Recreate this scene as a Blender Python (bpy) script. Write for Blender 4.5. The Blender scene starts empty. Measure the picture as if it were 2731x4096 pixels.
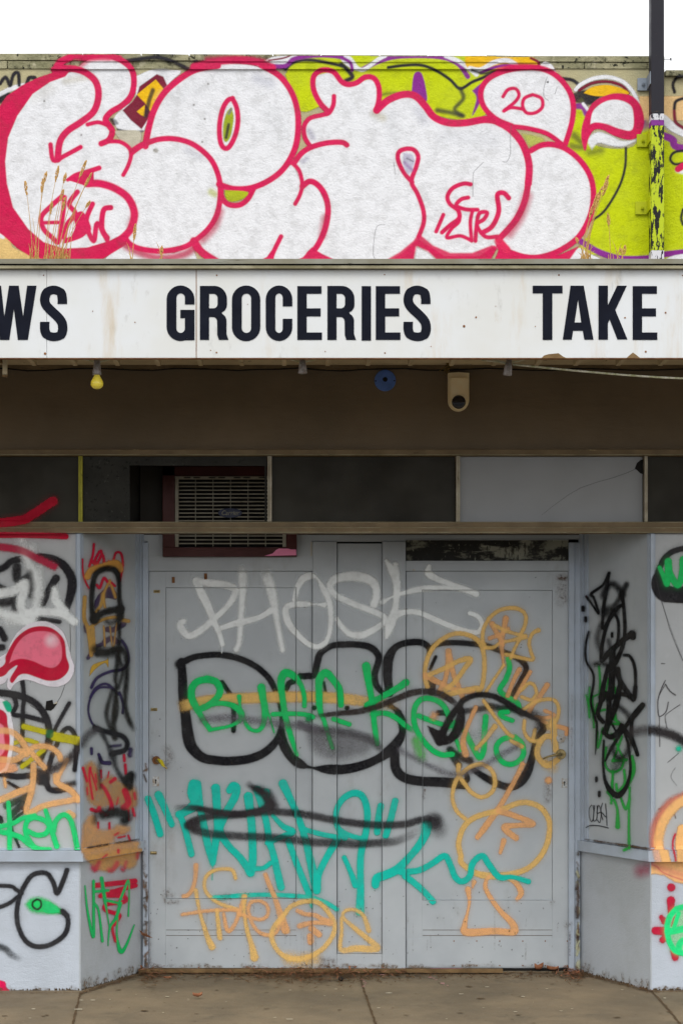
import bpy, bmesh, math, random
import numpy as np
from mathutils import Vector, noise
random.seed(7)
rng = np.random.default_rng(7)
SC = bpy.context.scene
# ---------------------------------------------------------------- camera
FPX, DC, EYE, VX, HY = 7325.0, 8.77, 1.49, 1200.0, 2720.0   # lens in photo pixels, distance, eye height, principal point
cam = bpy.data.cameras.new('camera'); camo = bpy.data.objects.new('camera', cam); SC.collection.objects.link(camo)
camo.location = (0, -DC, EYE); camo.rotation_euler = (math.radians(90), 0, 0)
cam.sensor_fit = 'HORIZONTAL'; cam.sensor_width = 36; cam.lens = FPX/2731*36
cam.shift_x = (1365.5-VX)/2731; cam.shift_y = (HY-2048)/2731
cam.clip_end = 500; SC.camera = camo
# ---------------------------------------------------------------- light
SUN_EL, SUN_AZ = math.radians(52), math.radians(-28)          # high overcast sun, in front and to the left
w = bpy.data.worlds.new('World'); SC.world = w; w.use_nodes = True
nt = w.node_tree; nt.nodes.clear()
sky = nt.nodes.new('ShaderNodeTexSky'); sky.sky_type = 'NISHITA'; sky.sun_disc = False
sky.sun_elevation = SUN_EL; sky.sun_rotation = math.pi+SUN_AZ; sky.air_density = 1.0; sky.dust_density = 6.0; sky.ozone_density = 1.0
bw = nt.nodes.new('ShaderNodeHueSaturation'); bw.inputs['Saturation'].default_value = 0.1   # cloud cover takes the blue out of the sky
cl = nt.nodes.new('ShaderNodeMix'); cl.data_type = 'RGBA'; cl.inputs[0].default_value = 0.6
cl.inputs[7].default_value = (12.6, 12.8, 13.1, 1)
bg = nt.nodes.new('ShaderNodeBackground'); bg.inputs['Strength'].default_value = 0.085
ow = nt.nodes.new('ShaderNodeOutputWorld')
nt.links.new(sky.outputs[0], bw.inputs['Color']); nt.links.new(bw.outputs[0], cl.inputs[6])
nt.links.new(cl.outputs[2], bg.inputs[0]); nt.links.new(bg.outputs[0], ow.inputs[0])
sl = bpy.data.lights.new('sun', 'SUN'); sl.energy = 0.85; sl.angle = math.radians(25); sl.color = (1, 0.96, 0.9)
so = bpy.data.objects.new('sun', sl); SC.collection.objects.link(so)
dv = Vector((math.sin(SUN_AZ)*math.cos(SUN_EL), -math.cos(SUN_AZ)*math.cos(SUN_EL), math.sin(SUN_EL)))
so.rotation_euler = dv.to_track_quat('Z', 'Y').to_euler()
SC.view_settings.view_transform = 'Standard'; SC.view_settings.look = 'None'
SC.view_settings.exposure = 0.84; SC.view_settings.gamma = 1
SC.render.engine = 'CYCLES'; SC.cycles.transparent_max_bounces = 40; SC.cycles.max_bounces = 6
SC.cycles.use_denoising = True
# ---------------------------------------------------------------- helpers
def P(x, y, yw=0.0):                     # photo pixel -> point on the vertical plane y = yw
    d = (DC+yw)/FPX
    return ((x-VX)*d, yw, EYE+(HY-y)*d)
def G(x, y):                             # photo pixel -> point on the ground
    d = EYE*FPX/(y-HY)
    return ((x-VX)/FPX*d, d-DC, 0.0)
def lin(c):
    c = c/255.0
    return c/12.92 if c <= .04045 else ((c+.055)/1.055)**2.4
def C(r, g, b, L=1.36): k = min(1/L, .88/max(lin(r), lin(g), lin(b), 1e-4)); return tuple(lin(v)*k for v in (r, g, b))
ROOTLOC = {}
def tag(o, label=None, cat=None, group=None, kind=None):
    if label: o['label'] = label
    if cat: o['category'] = cat
    if group: o['group'] = group
    if kind: o['kind'] = kind
    return o
def thing(name, label, cat, loc, group=None):
    o = bpy.data.objects.new(name, None); o.empty_display_size = .1
    SC.collection.objects.link(o); o.location = loc; ROOTLOC[o.name] = Vector(loc)
    return tag(o, label, cat, group)
def rootloc(p):
    v = Vector((0, 0, 0))
    while p is not None:
        v += p.location; p = p.parent
    return v
def link(name, me, mat, parent=None, smooth=False, label=None):
    if mat is not None: me.materials.append(mat)
    o = bpy.data.objects.new(name, me); SC.collection.objects.link(o)
    if parent is not None:
        off = rootloc(parent)
        co = np.empty(len(me.vertices)*3, 'f'); me.vertices.foreach_get('co', co)
        co = co.reshape(-1, 3)-np.array(off, 'f'); me.vertices.foreach_set('co', co.ravel()); me.update()
        o.parent = parent
    if smooth: me.shade_smooth()
    if label: o['label'] = label
    return o
class MB:
    def __init__(s): s.bm = bmesh.new()
    def box(s, x0, x1, y0, y1, z0, z1, bev=0.0):
        return s.prism([(x0, y0), (x1, y0), (x1, y1), (x0, y1)], z0, z1, bev)
    def pbox(s, px0, px1, py0, py1, yf, yb, bev=0.0):      # box whose FRONT face (at y=yf) covers a photo rectangle
        a = P(px0, py1, yf); b = P(px1, py0, yf)
        return s.box(a[0], b[0], yf, yb, a[2], b[2], bev)
    def prism(s, poly, z0, z1, bev=0.0):
        if sum(poly[i][0]*poly[(i+1) % len(poly)][1]-poly[(i+1) % len(poly)][0]*poly[i][1] for i in range(len(poly))) < 0: poly = poly[::-1]
        lo = [s.bm.verts.new((x, y, z0)) for x, y in poly]; hi = [s.bm.verts.new((x, y, z1)) for x, y in poly]
        fs = [s.bm.faces.new(lo[::-1]), s.bm.faces.new(hi)]
        n = len(poly)
        for i in range(n): fs.append(s.bm.faces.new((lo[i], lo[(i+1) % n], hi[(i+1) % n], hi[i])))
        if bev:
            es = list({e for f in fs for e in f.edges})
            bmesh.ops.bevel(s.bm, geom=es, offset=bev, segments=2, affect='EDGES', profile=.6)
        return s
    def slab(s, pts, yf, th):                               # outline in (x,z), front at yf, thickness th behind it
        if sum(pts[i][0]*pts[(i+1) % len(pts)][1]-pts[(i+1) % len(pts)][0]*pts[i][1] for i in range(len(pts))) < 0: pts = pts[::-1]
        a = [s.bm.verts.new((x, yf, z)) for x, z in pts]; b = [s.bm.verts.new((x, yf+th, z)) for x, z in pts]
        s.bm.faces.new(a); s.bm.faces.new(b[::-1]); n = len(pts)
        for i in range(n): s.bm.faces.new((a[i], b[i], b[(i+1) % n], a[(i+1) % n]))
        return s
    def tube(s, pts, r, seg=8, cap=True):
        pts = [Vector(p) for p in pts]; rs = r if isinstance(r, (list, tuple)) else [r]*len(pts)
        rings = []
        for i, p in enumerate(pts):
            t = (pts[min(i+1, len(pts)-1)]-pts[max(i-1, 0)]).normalized()
            up = Vector((0, 1, 0)) if abs(t.y) < .9 else Vector((1, 0, 0))
            u = t.cross(up).normalized(); v = t.cross(u)
            rings.append([s.bm.verts.new(p+(u*math.cos(a)+v*math.sin(a))*rs[i]) for a in [k*2*math.pi/seg for k in range(seg)]])
        for a, b in zip(rings, rings[1:]):
            for k in range(seg): s.bm.faces.new((a[k], a[(k+1) % seg], b[(k+1) % seg], b[k]))
        if cap: s.bm.faces.new(rings[0][::-1]); s.bm.faces.new(rings[-1])
        return s
    def build(s, name, mat, parent=None, smooth=False, label=None):
        bmesh.ops.recalc_face_normals(s.bm, faces=s.bm.faces)
        me = bpy.data.meshes.new(name); s.bm.to_mesh(me); s.bm.free()
        return link(name, me, mat, parent, smooth, label)
# ---------------------------------------------------------------- materials
def N(nt, t, **k):
    n = nt.nodes.new(t)
    for a, v in k.items():
        if a.startswith('i_'):
            key = a[2:].replace('_', ' ')
            n.inputs[int(key) if key.isdigit() else key].default_value = v
        else: setattr(n, a, v)
    return n
def noise_n(nt, vec, scale, detail=5, rough=.6, stretch=None, w=None):
    m = N(nt, 'ShaderNodeMapping')
    m.inputs['Scale'].default_value = stretch or (1, 1, 1)
    if w: m.inputs['Location'].default_value = (w, w*.7, w*1.3)
    nt.links.new(vec, m.inputs[0])
    n = N(nt, 'ShaderNodeTexNoise'); n.inputs['Scale'].default_value = scale
    n.inputs['Detail'].default_value = detail; n.inputs['Roughness'].default_value = rough
    nt.links.new(m.outputs[0], n.inputs[0]); return n.outputs[0]
def ramp(nt, v, a, b, ca=0.0, cb=1.0):
    r = N(nt, 'ShaderNodeMapRange'); r.interpolation_type = 'SMOOTHSTEP'
    nt.links.new(v, r.inputs[0]); r.inputs[1].default_value = a; r.inputs[2].default_value = b
    r.inputs[3].default_value = ca; r.inputs[4].default_value = cb; return r.outputs[0]
def mixc(nt, f, a, b, blend='MIX'):
    m = N(nt, 'ShaderNodeMix', data_type='RGBA', blend_type=blend)
    for sock, v in ((0, f), (6, a), (7, b)):
        if hasattr(v, 'node'): nt.links.new(v, m.inputs[sock])
        elif isinstance(v, (int, float)): m.inputs[sock].default_value = v
        else: m.inputs[sock].default_value = (*v[:3], 1)
    return m.outputs[2]
def material(name, base, rough=.7, var=None, layers=(), bump=(), metal=0.0, spec=.25, coat=0):
    """base colour, 'var' slow tint (colour, scale, amount), layers: (colour, scale, lo, hi, stretch) stains, bump: (scale, strength, dist, stretch)"""
    m = bpy.data.materials.new(name); m.use_nodes = True; nt = m.node_tree; b = nt.nodes['Principled BSDF']
    tc = N(nt, 'ShaderNodeNewGeometry').outputs['Position']
    c = base
    if var: c = mixc(nt, ramp(nt, noise_n(nt, tc, var[1], 4), .3, .7, 0, var[2]), base, var[0])
    for i, L in enumerate(layers):
        col, sc, lo, hi = L[:4]; st = L[4] if len(L) > 4 else None; amt = L[5] if len(L) > 5 else 1.0
        c = mixc(nt, ramp(nt, noise_n(nt, tc, sc, 8, .68, st, 3.1+i*5.3), lo, hi, 0, amt), c, col)
    if hasattr(c, 'node'): nt.links.new(c, b.inputs['Base Color'])
    else: b.inputs['Base Color'].default_value = (*c[:3], 1)
    rn = ramp(nt, noise_n(nt, tc, 9, 5), .3, .7, max(.02, rough-.1), min(1, rough+.1)); nt.links.new(rn, b.inputs['Roughness'])
    b.inputs['Metallic'].default_value = metal; b.inputs['Specular IOR Level'].default_value = spec
    last = None
    for i, (sc, stn, dist, *st) in enumerate(bump):
        bp = N(nt, 'ShaderNodeBump'); bp.inputs['Strength'].default_value = stn; bp.inputs['Distance'].default_value = dist
        nt.links.new(noise_n(nt, tc, sc, 6, .6, st[0] if st else None, 1.7*i), bp.inputs['Height'])
        if last is not None: nt.links.new(last, bp.inputs['Normal'])
        last = bp.outputs[0]
    if last is not None: nt.links.new(last, b.inputs['Normal'])
    return m
BUMP_RENDER = ((8, .22, .012), (34, .36, .009, (1, 1, 1.15)), (110, .5, .005, (1, 1, 1.1)))
BUMP_RISER = ((40, .35, .006, (.7, 1, 1.4)), (150, .5, .004))
BUMP_PAINT = ((14, .12, .004), (180, .12, .001))
def paint_mat(name, bump, speck=230, rough=.6, grime=.1, flake=0.0, patchy=0):
    m = bpy.data.materials.new(name); m.use_nodes = True; nt = m.node_tree; b = nt.nodes['Principled BSDF']
    out = nt.nodes['Material Output']
    tc = N(nt, 'ShaderNodeNewGeometry').outputs['Position']
    at = N(nt, 'ShaderNodeAttribute', attribute_name='Col')
    c = mixc(nt, ramp(nt, noise_n(nt, tc, 6, 6), .35, .75, 0, grime), at.outputs['Color'], (.25, .24, .22))
    c = mixc(nt, ramp(nt, noise_n(nt, tc, 90, 6), .69, .76, 0, grime*4), c, (.16, .14, .12))
    c = mixc(nt, ramp(nt, noise_n(nt, tc, 30, 5), .3, .7, 0, .12), c, (1, 1, 1), 'MULTIPLY')
    nt.links.new(c, b.inputs['Base Color']); b.inputs['Roughness'].default_value = rough; b.inputs['Specular IOR Level'].default_value = .12
    sn = noise_n(nt, tc, speck, 2, .7)
    a = N(nt, 'ShaderNodeMath', operation='MULTIPLY_ADD'); nt.links.new(sn, a.inputs[0]); a.inputs[1].default_value = 1.5; a.inputs[2].default_value = -.75
    inv = N(nt, 'ShaderNodeMath', operation='SUBTRACT'); inv.inputs[0].default_value = 1; nt.links.new(at.outputs['Alpha'], inv.inputs[1])
    k = N(nt, 'ShaderNodeMath', operation='MULTIPLY'); nt.links.new(inv.outputs[0], k.inputs[0]); nt.links.new(at.outputs['Alpha'], k.inputs[1])
    k4 = N(nt, 'ShaderNodeMath', operation='MULTIPLY'); nt.links.new(k.outputs[0], k4.inputs[0]); k4.inputs[1].default_value = 4
    s = N(nt, 'ShaderNodeMath', operation='MULTIPLY_ADD', use_clamp=True); nt.links.new(a.outputs[0], s.inputs[0]); nt.links.new(k4.outputs[0], s.inputs[1]); nt.links.new(at.outputs['Alpha'], s.inputs[2])
    al = s.outputs[0]
    dn = N(nt, 'ShaderNodeMath', operation='MULTIPLY'); nt.links.new(al, dn.inputs[0]); nt.links.new(ramp(nt, noise_n(nt, tc, 16, 6, .7), .36, .56, .84, 1), dn.inputs[1]); al = dn.outputs[0]
    if flake:
        fl = ramp(nt, noise_n(nt, tc, 55, 9, .75), .70-flake*.1, .72-flake*.1, 1, 0)
        f2 = N(nt, 'ShaderNodeMath', operation='MULTIPLY'); nt.links.new(al, f2.inputs[0]); nt.links.new(fl, f2.inputs[1]); al = f2.outputs[0]
    if patchy:
        f2 = N(nt, 'ShaderNodeMath', operation='MULTIPLY'); nt.links.new(al, f2.inputs[0]); nt.links.new(ramp(nt, noise_n(nt, tc, patchy, 8, .72), .42, .62, .12, 1), f2.inputs[1]); al = f2.outputs[0]
    last = None
    for i, (sc, stn, dist, *st) in enumerate(bump):
        bp = N(nt, 'ShaderNodeBump'); bp.inputs['Strength'].default_value = stn; bp.inputs['Distance'].default_value = dist
        nt.links.new(noise_n(nt, tc, sc, 6, .6, st[0] if st else None, 1.7*i), bp.inputs['Height'])
        if last is not None: nt.links.new(last, bp.inputs['Normal'])
        last = bp.outputs[0]
    nt.links.new(last, b.inputs['Normal'])
    tr = N(nt, 'ShaderNodeBsdfTransparent'); mx = N(nt, 'ShaderNodeMixShader')
    nt.links.new(al, mx.inputs[0]); nt.links.new(tr.outputs[0], mx.inputs[1]); nt.links.new(b.outputs[0], mx.inputs[2])
    nt.links.new(mx.outputs[0], out.inputs[0]); return m
LD = .585    # how strongly the sheltered recess is lit, used only to read paint colours off the photograph
LF = .76
M = {}
GREY = C(141, 146, 149, LD)
M['door'] = material('grey_door_paint', GREY, .5, (C(127, 132, 136, LD), 3, .7),
    [(C(95, 92, 84, LD), 5, .56, .8, (1, 1, .5), .5), (C(60, 45, 32, LD), 70, .70, .75), (C(84, 78, 70, LD), 26, .66, .76, (1, 1, .4), .5), (C(165, 170, 175, LD), 40, .66, .8, None, .4)], BUMP_PAINT)
M['window_panel'] = material('light_grey_window_paint', C(160, 163, 165, LF), .45, (C(148, 151, 152, LF), 2.5, .8),
    [(C(110, 104, 96, LF), 60, .70, .77), (C(180, 184, 188, LF), 6, .55, .8, None, .5)], BUMP_PAINT)
M['frame'] = material('blue_grey_frame_paint', C(135, 144, 155, LD), .45, (C(120, 126, 132, LD), 6, .6),
    [(C(75, 58, 40, LD), 60, .68, .74), (C(70, 66, 58, LD), 9, .6, .8, (1, 1, .4), .5)], BUMP_PAINT)
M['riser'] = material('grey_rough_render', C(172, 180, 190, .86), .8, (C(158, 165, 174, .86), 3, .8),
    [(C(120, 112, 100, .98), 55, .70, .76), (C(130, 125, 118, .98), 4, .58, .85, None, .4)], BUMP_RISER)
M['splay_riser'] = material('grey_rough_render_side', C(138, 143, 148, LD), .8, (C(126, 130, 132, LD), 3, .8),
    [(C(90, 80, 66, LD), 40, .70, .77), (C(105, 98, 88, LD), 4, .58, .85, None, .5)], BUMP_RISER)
M['render'] = material('cream_render', C(206, 194, 150), .85, (C(176, 172, 138), 3, .9),
    [(C(120, 115, 90), 9, .60, .75, None, .7), (C(60, 58, 48), 60, .68, .74)], BUMP_RENDER)
M['coping'] = material('olive_cement_coping', C(182, 176, 142), .9, (C(136, 134, 102), 6, .95),
    [(C(205, 198, 168), 14, .54, .66, None, .7), (C(86, 86, 66), 11, .52, .64, None, .85), (C(34, 36, 28), 42, .56, .64), (C(150, 150, 150), 30, .64, .7, None, .6)], BUMP_RENDER+((30, .8, .012),))
M['brown'] = material('dark_brown_wall_paint', C(86, 75, 60, .52), .8, (C(74, 65, 52, .52), 1.6, .9),
    [(C(46, 38, 30, .75), 70, .70, .76)], ((10, .5, .008, (.5, 1, 1.6)), (160, .35, .002)))
M['brown_frame'] = material('worn_brown_timber', C(98, 84, 62, LD), .6, (C(78, 66, 48, LD), 8, .8, ),
    [(C(160, 146, 108, LD), 30, .66, .72, (.15, 1, 3)), (C(40, 32, 22, LD), 22, .62, .72, (.3, 1, 2))], BUMP_PAINT)
M['mullion'] = material('aluminium_mullion', C(128, 122, 108, LD), .45, (C(100, 92, 76, LD), 12, .8),
    [(C(70, 56, 38, LD), 40, .62, .72, (1, 1, .3))], BUMP_PAINT, metal=.3)
M['mullion_green'] = material('yellow_green_mullion', C(138, 136, 50, LD), .6, (C(110, 104, 40, LD), 12, .8), [(C(60, 55, 30, LD), 40, .62, .72)], BUMP_PAINT)
M['black_glass'] = material('dirty_black_glass', (.022, .020, .016), .4, ((.055, .052, .042), 1.6, .8), [((.10, .095, .075), 90, .60, .75, (.25, 1, 3), .5), ((.2, .2, .18), 60, .74, .78, None, .5)], ((60, .03, .001),), spec=.06)
M['film'] = material('peeling_black_film', (.030, .030, .027), .7, ((.045, .045, .040), 8, .8), [((.11, .11, .10), 30, .60, .70, None, .5), ((.010, .010, .009), 50, .56, .66, None, .8)], ((60, .3, .003),), spec=.1)
M['interior'] = material('dark_void', (.01, .009, .008), .9)
M['grey_glass'] = material('grey_painted_glass', C(112, 114, 116, LD), .45, (C(108, 110, 111, LD), 3, .6), [(C(70, 66, 60, LD), 60, .70, .76)], ((30, .05, .002),))
M['fascia'] = material('aged_white_signboard', C(240, 243, 245), .45, (C(232, 232, 226), 2.2, .8),
    [(C(214, 190, 150), 4, .52, .78, (1.6, 1, .3), .75), (C(170, 166, 158), 14, .58, .76, (1.2, 1, .5), .4), (C(196, 160, 110), 5, .64, .78, (1.6, 1, .5), .55), (C(80, 62, 46), 90, .735, .77)], ((8, .05, .003), (200, .1, .0006)))
M['letter'] = material('black_vinyl_lettering', C(18, 21, 34), .6, (C(26, 30, 44), 12, .7), [(C(60, 64, 80), 60, .68, .78, None, .5)], ((90, .12, .001),), spec=.08)
M['gutter'] = material('dirty_gutter_metal', C(158, 158, 146), .5, (C(136, 130, 108), 5, .9),
    [(C(60, 52, 38), 16, .58, .72, (.3, 1, 3), .8)], BUMP_PAINT, metal=.2)
M['gutter_low'] = material('mossy_cream_trim', C(186, 178, 148), .7, (C(128, 120, 88), 7, .9),
    [(C(70, 62, 42), 20, .58, .70, (.3, 1, 3), .8)], BUMP_PAINT)
M['soffit'] = material('cream_soffit', C(166, 154, 128, .6), .8, (C(138, 126, 102, .6), 4, .8), [(C(60, 50, 36, .6), 20, .6, .72)], BUMP_PAINT)
M['roof'] = material('rusted_roof_sheet', (.22, .2, .17), .6, ((.14, .1, .07), 3, .8))
M['dark'] = material('black_gap', (.012, .011, .01), .9)
M['pavement'] = material('worn_brown_concrete', C(133, 118, 95, 1.08), .85, (C(106, 95, 78, 1.08), 1.8, .95),
    [(C(92, 84, 70, .95), 5, .54, .72, (1, 1, 1), .7), (C(160, 146, 120, .95), 45, .62, .72, (1, 2.2, 1), .5), (C(66, 60, 52, .95), 28, .66, .74, (1, 2, 1), .6), (C(50, 46, 42, .95), 150, .60, .70, None, .6), (C(178, 168, 146, .95), 170, .62, .72, None, .6)],
    ((18, .35, .006), (130, .6, .003)))
M['road'] = material('asphalt', (.05, .05, .05), .9, ((.07, .068, .065), 2, .8), [((.12, .12, .11), 160, .62, .7)], ((150, .5, .004),))
M['kerb'] = material('kerb_concrete', (.3, .29, .27), .85, ((.2, .19, .18), 4, .8), (), ((60, .3, .002),))
M['wine'] = material('dark_red_timber', C(66, 28, 24, .75), .5, (C(52, 24, 21, .75), 9, .8), [(C(150, 110, 90, .75), 70, .72, .76)], BUMP_PAINT)
M['grille'] = material('cream_grille', C(140, 137, 124, .8), .5, (C(116, 112, 98, .8), 14, .8))
M['navy'] = material('navy_badge', C(20, 26, 52, .7), .35)
M['silver'] = material('silver_script', C(120, 118, 104, .8), .5)
M['pink'] = material('pink_paint', C(222, 130, 165, .8), .5)
M['yellow_bulb'] = material('yellow_coated_bulb', (.92, .70, .04), .3, ((.92, .80, .14), 20, .5), spec=.5)
M['porcelain'] = material('dirty_white_holder', C(190, 184, 184), .4, (C(140, 128, 118), 60, .9), [(C(110, 120, 70), 90, .6, .7)])
M['cable'] = material('mossy_pale_cable', C(225, 222, 205, 1), .6, (C(150, 156, 90, 1), 40, .8))
M['cord'] = material('old_rope', C(126, 108, 58, .8), .9, (C(70, 56, 32, .8), 80, .8))
M['beige'] = material('beige_plastic', C(202, 190, 160, .5), .45, (C(176, 160, 126, .5), 18, .8), [(C(196, 176, 136, .75), 60, .62, .75)])
M['lens'] = material('black_lens', (.004, .005, .012), .08, spec=.7)
M['blue'] = material('blue_mounting_plate', C(66, 92, 150, .5), .6, (C(56, 80, 128, .5), 30, .8))
M['steel'] = material('rusty_black_steel', C(28, 28, 38), .55, (C(38, 36, 46), 9, .8), [(C(110, 84, 66), 50, .66, .72)], BUMP_PAINT)
M['galv'] = material('galvanised_steel', C(150, 160, 172), .45, (C(128, 136, 146), 30, .8), metal=.4)
M['lime'] = material('lime_spray_paint', C(198, 206, 10), .5, (C(180, 192, 12), 10, .8), [(C(120, 120, 20), 80, .68, .74)], BUMP_PAINT)
M['limeflake'] = material('flaked_lime_paint', C(196, 214, 30), .55, None, [(C(16, 16, 18), 26, .485, .515, (1.6, 1, .5))], BUMP_PAINT)
M['whiteflake'] = material('flaked_white_paint', C(226, 226, 232), .55, None, [(C(24, 22, 40), 40, .55, .58, (1.6, 1, .5))], BUMP_PAINT)
M['purpleflake'] = material('purple_spray_paint', C(138, 50, 150), .55, None, [(C(24, 22, 30), 40, .60, .63, (1.6, 1, .5))], BUMP_PAINT)
M['straw'] = material('dry_straw', C(226, 186, 112), .8, (C(176, 128, 62), 60, .8))
M['seed'] = material('golden_seed_head', C(212, 160, 84), .9, (C(236, 196, 128), 160, .8), (), ((500, .6, .002),))
M['wood'] = material('weathered_timber', C(122, 98, 66, .95), .85, (C(88, 68, 44, .95), 14, .9), [(C(60, 44, 30, .95), 50, .6, .7, (.2, 1, 1))], ((70, .4, .002, (.15, 1, 1)),))
M['leaf'] = material('dead_brown_leaf', C(120, 74, 50, .9), .8, (C(150, 104, 76, .9), 40, .9), (), ((120, .5, .002),))
M['litter'] = material('leaf_litter', C(104, 76, 46, .9), .9, (C(60, 44, 30, .9), 90, .9), [(C(170, 130, 80, .9), 120, .6, .66)])
M['fleck'] = material('pale_spots', C(190, 182, 160, .95), .8)
M['pinkfleck'] = material('pink_spots', C(206, 150, 150, .95), .8)
M['soil'] = material('dark_soil', C(60, 50, 38, .9), .95, (C(90, 74, 52, .9), 90, .9))
M['joint'] = material('dirt_filled_joint', C(66, 52, 36, .9), .95, (C(96, 76, 50, .9), 60, .8))
M['metal_old'] = material('tarnished_brass', C(150, 136, 96, .8), .35, (C(90, 72, 44, .8), 60, .8), metal=.6)
M['painted_hw'] = material('overpainted_hardware', C(150, 154, 156, LD), .45, (C(110, 96, 76, LD), 50, .9))
M['rust'] = material('rust_stain', C(104, 62, 34, .9), .9, (C(150, 110, 74, .9), 40, .8))
M['old_glass'] = material('flaking_dark_transom', C(118, 118, 106, LD), .6, (C(88, 88, 76, LD), 3, .9), [((.014, .013, .010), 7, .44, .52, (.5, 1, 1.2)), ((.02, .018, .014), 40, .52, .58, (1, 1, .3), .8), (C(118, 118, 104, LD), 60, .60, .68, (1, 1, .4), .8)], ((60, .3, .002),))
M['grime'] = paint_mat('rusty_grime', BUMP_PAINT, speck=200, patchy=70)
M['upper_dark'] = material('shade_toned_board', (.035, .033, .030), .8, ((.05, .047, .042), 4, .8), spec=.1)  # dark colour stands in for the unlit space above the doors
M['pspray'] = paint_mat('spray_paint', BUMP_PAINT)
M['pmural'] = paint_mat('mural_paint', BUMP_RENDER, speck=300, grime=.05, flake=.0)
M['priser'] = paint_mat('spray_paint_on_render', BUMP_RISER, speck=300, grime=.08)
# ---------------------------------------------------------------- setting: ground
X0, X1 = -5.0, 6.0
b = MB(); b.box(-60, 60, -3.0, 8.04, -.4, 0.0); b.build('pavement', M['pavement'])['kind'] = 'structure'
b = MB(); b.box(-60, 60, -3.15, -3.003, -.4, -.004, .012); b.build('kerb', M['kerb'])['kind'] = 'structure'
b = MB(); b.box(-200, 200, -200, -3.153, -.6, -.13); b.build('road', M['road'])['kind'] = 'structure'
b = MB(); b.box(-200, 200, 8.05, 200, -.6, -.13); b.build('ground', M['road'])['kind'] = 'structure'
# ---------------------------------------------------------------- the shop building
SB = thing('shop_building', 'single storey shopfront with graffiti covered parapet, brown wall and grey boarded entrance', 'building', (0.3, 0, 0))
BK = .56                                  # depth of the door plane
XL0, XR0 = (323-VX)*DC/FPX, (2600-VX)*DC/FPX
XL1, XR1 = (571-VX)*(DC+BK)/FPX, (2320-VX)*(DC+BK)/FPX
def zf(y): return P(0, y, 0)[2]
def xf(x): return P(x, 0, 0)[0]
# parapet with a slightly falling top, a lower stretch right of the post
zt = lambda x: zf(236+ (x/2731)*14)
b = MB()
xs = xf(2657)
def wallslab(b, pts, yf, th): b.slab(pts, yf, th)
wallslab(b, [(X0, 3.05), (xs, 3.05), (xs, zf(274)), (X0, zf(274))], 0.0, .22)
b.build('parapet_wall', M['render'], SB)
b = MB(); wallslab(b, [(xs+.001, 3.05), (X1, 3.05), (X1, zf(306)), (xs+.001, zf(306))], 0.0, .22)
b.build('parapet_wall', M['render'], SB, label='lower stretch of parapet wall right of the post')
# coping: two courses of cement blocks, each block slightly off
for row, (ya, yb, pr) in enumerate(((211, 240, .010), (241, 273, .006))):
    b = MB(); x = X0; k = 0
    if row == 0: b.box(X0, xs-.001, .0, .24, zf(262), zf(222))
    while x < xs-.02:
        wd = random.choice([.28, .34, .4, .23]) if row == 0 else random.choice([.3, .42])
        xe = min(x+wd, xs)
        t = lambda xx, yy: zf(yy+(VX+xx*FPX/DC)/2731*14*(1 if yy < 230 else .6))
        g = .0022
        j = random.uniform(-.002, .002)
        b.slab([(x+g, t(x, yb) if row == 0 else zf(273.5)), (xe-g, t(xe, yb) if row == 0 else zf(273.5)), (xe-g, t(xe, ya)-.001-random.uniform(0, .004)), (x+g, t(x, ya)-.001-random.uniform(0, .004))], -pr+j, .25+pr)
        x = xe
    b.build('coping', M['coping'], SB)
b = MB(); b.slab([(xs+.002, zf(305.5)), (X1, zf(305.5)), (X1, zf(284)), (xs+.002, zf(284))], -.02, .26); b.build('coping', M['coping'], SB)
# brown wall under the awning
b = MB(); b.box(X0, X1, 0, .2, zf(1800)+.001, 3.048); b.build('upper_wall', M['brown'], SB)
# body of the building behind (sides, roof)
b = MB(); b.box(X0+.02, X1-.02, .25, 8, 2.64, 3.7); b.build('roof', M['roof'], SB)
b = MB(); b.box(X0+.01, X0+.2, .25, 8, 0, 2.63); b.build('side_wall', M['riser'], SB)
b = MB(); b.box(X1-.2, X1-.01, .25, 8, 0, 2.63); b.build('side_wall', M['riser'], SB)
b = MB(); b.box(X0+.02, X1-.02, 7.8, 7.99, 0, 2.63); b.build('rear_wall', M['riser'], SB)
# transom frame
TR = 'transom_frame'
b = MB(); b.box(X0, X1, -.022, .06, zf(1824), zf(1800), .003)
b.box(X0, X1, -.016, .06, zf(2112), zf(2088), .003); b.box(X0, X1, -.026, .06, zf(2133), zf(2112.5), .003)
fr = b.build(TR, M['brown_frame'], SB)
b = MB(); b.box(X0, X1, -.018, -.0165, zf(2091), zf(2089)); b.box(X0, X1, -.029, -.0265, zf(2132.5), zf(2129.5)); b.box(X0, X1, -.029, -.0265, zf(2114), zf(2112)); b.box(X0, X1, -.025, -.0225, zf(1823), zf(1820)); b.build('worn_edge', M['gutter_low'], fr)
for x0, x1, mt in ((312, 330, 'mullion_green'), (1067, 1087, 'mullion'), (1820, 1839, 'mullion'), (2572, 2589, 'mullion')):
    b = MB(); b.box(xf(x0)+.004, xf(x0)+.010, -.014, .04, zf(2087.5), zf(1824.5)); b.box(xf(x0)+.0102, xf(x1), -.008, .04, zf(2087.5), zf(1824.5), .002); b.build('mullion', M[mt], SB)
def pane(x0, x1, mt, lab=None, nm='transom_pane'):
    b = MB(); b.box(x0, x1, .018, .026, zf(2087), zf(1825)); return b.build(nm, M[mt], SB, label=lab)
pane(X0, xf(311.5), 'black_glass', 'dark glass pane left of the air conditioner')
pane(xf(1087.5), xf(1819.5), 'black_glass', 'dark dusty glass pane in the middle')
g4 = pane(xf(1839.5), xf(2571.5), 'grey_glass', 'grey painted pane with a long crack and a hole in its corner')
pane(xf(2589.5), X1, 'black_glass', 'dark glass pane at the right edge')
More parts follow.
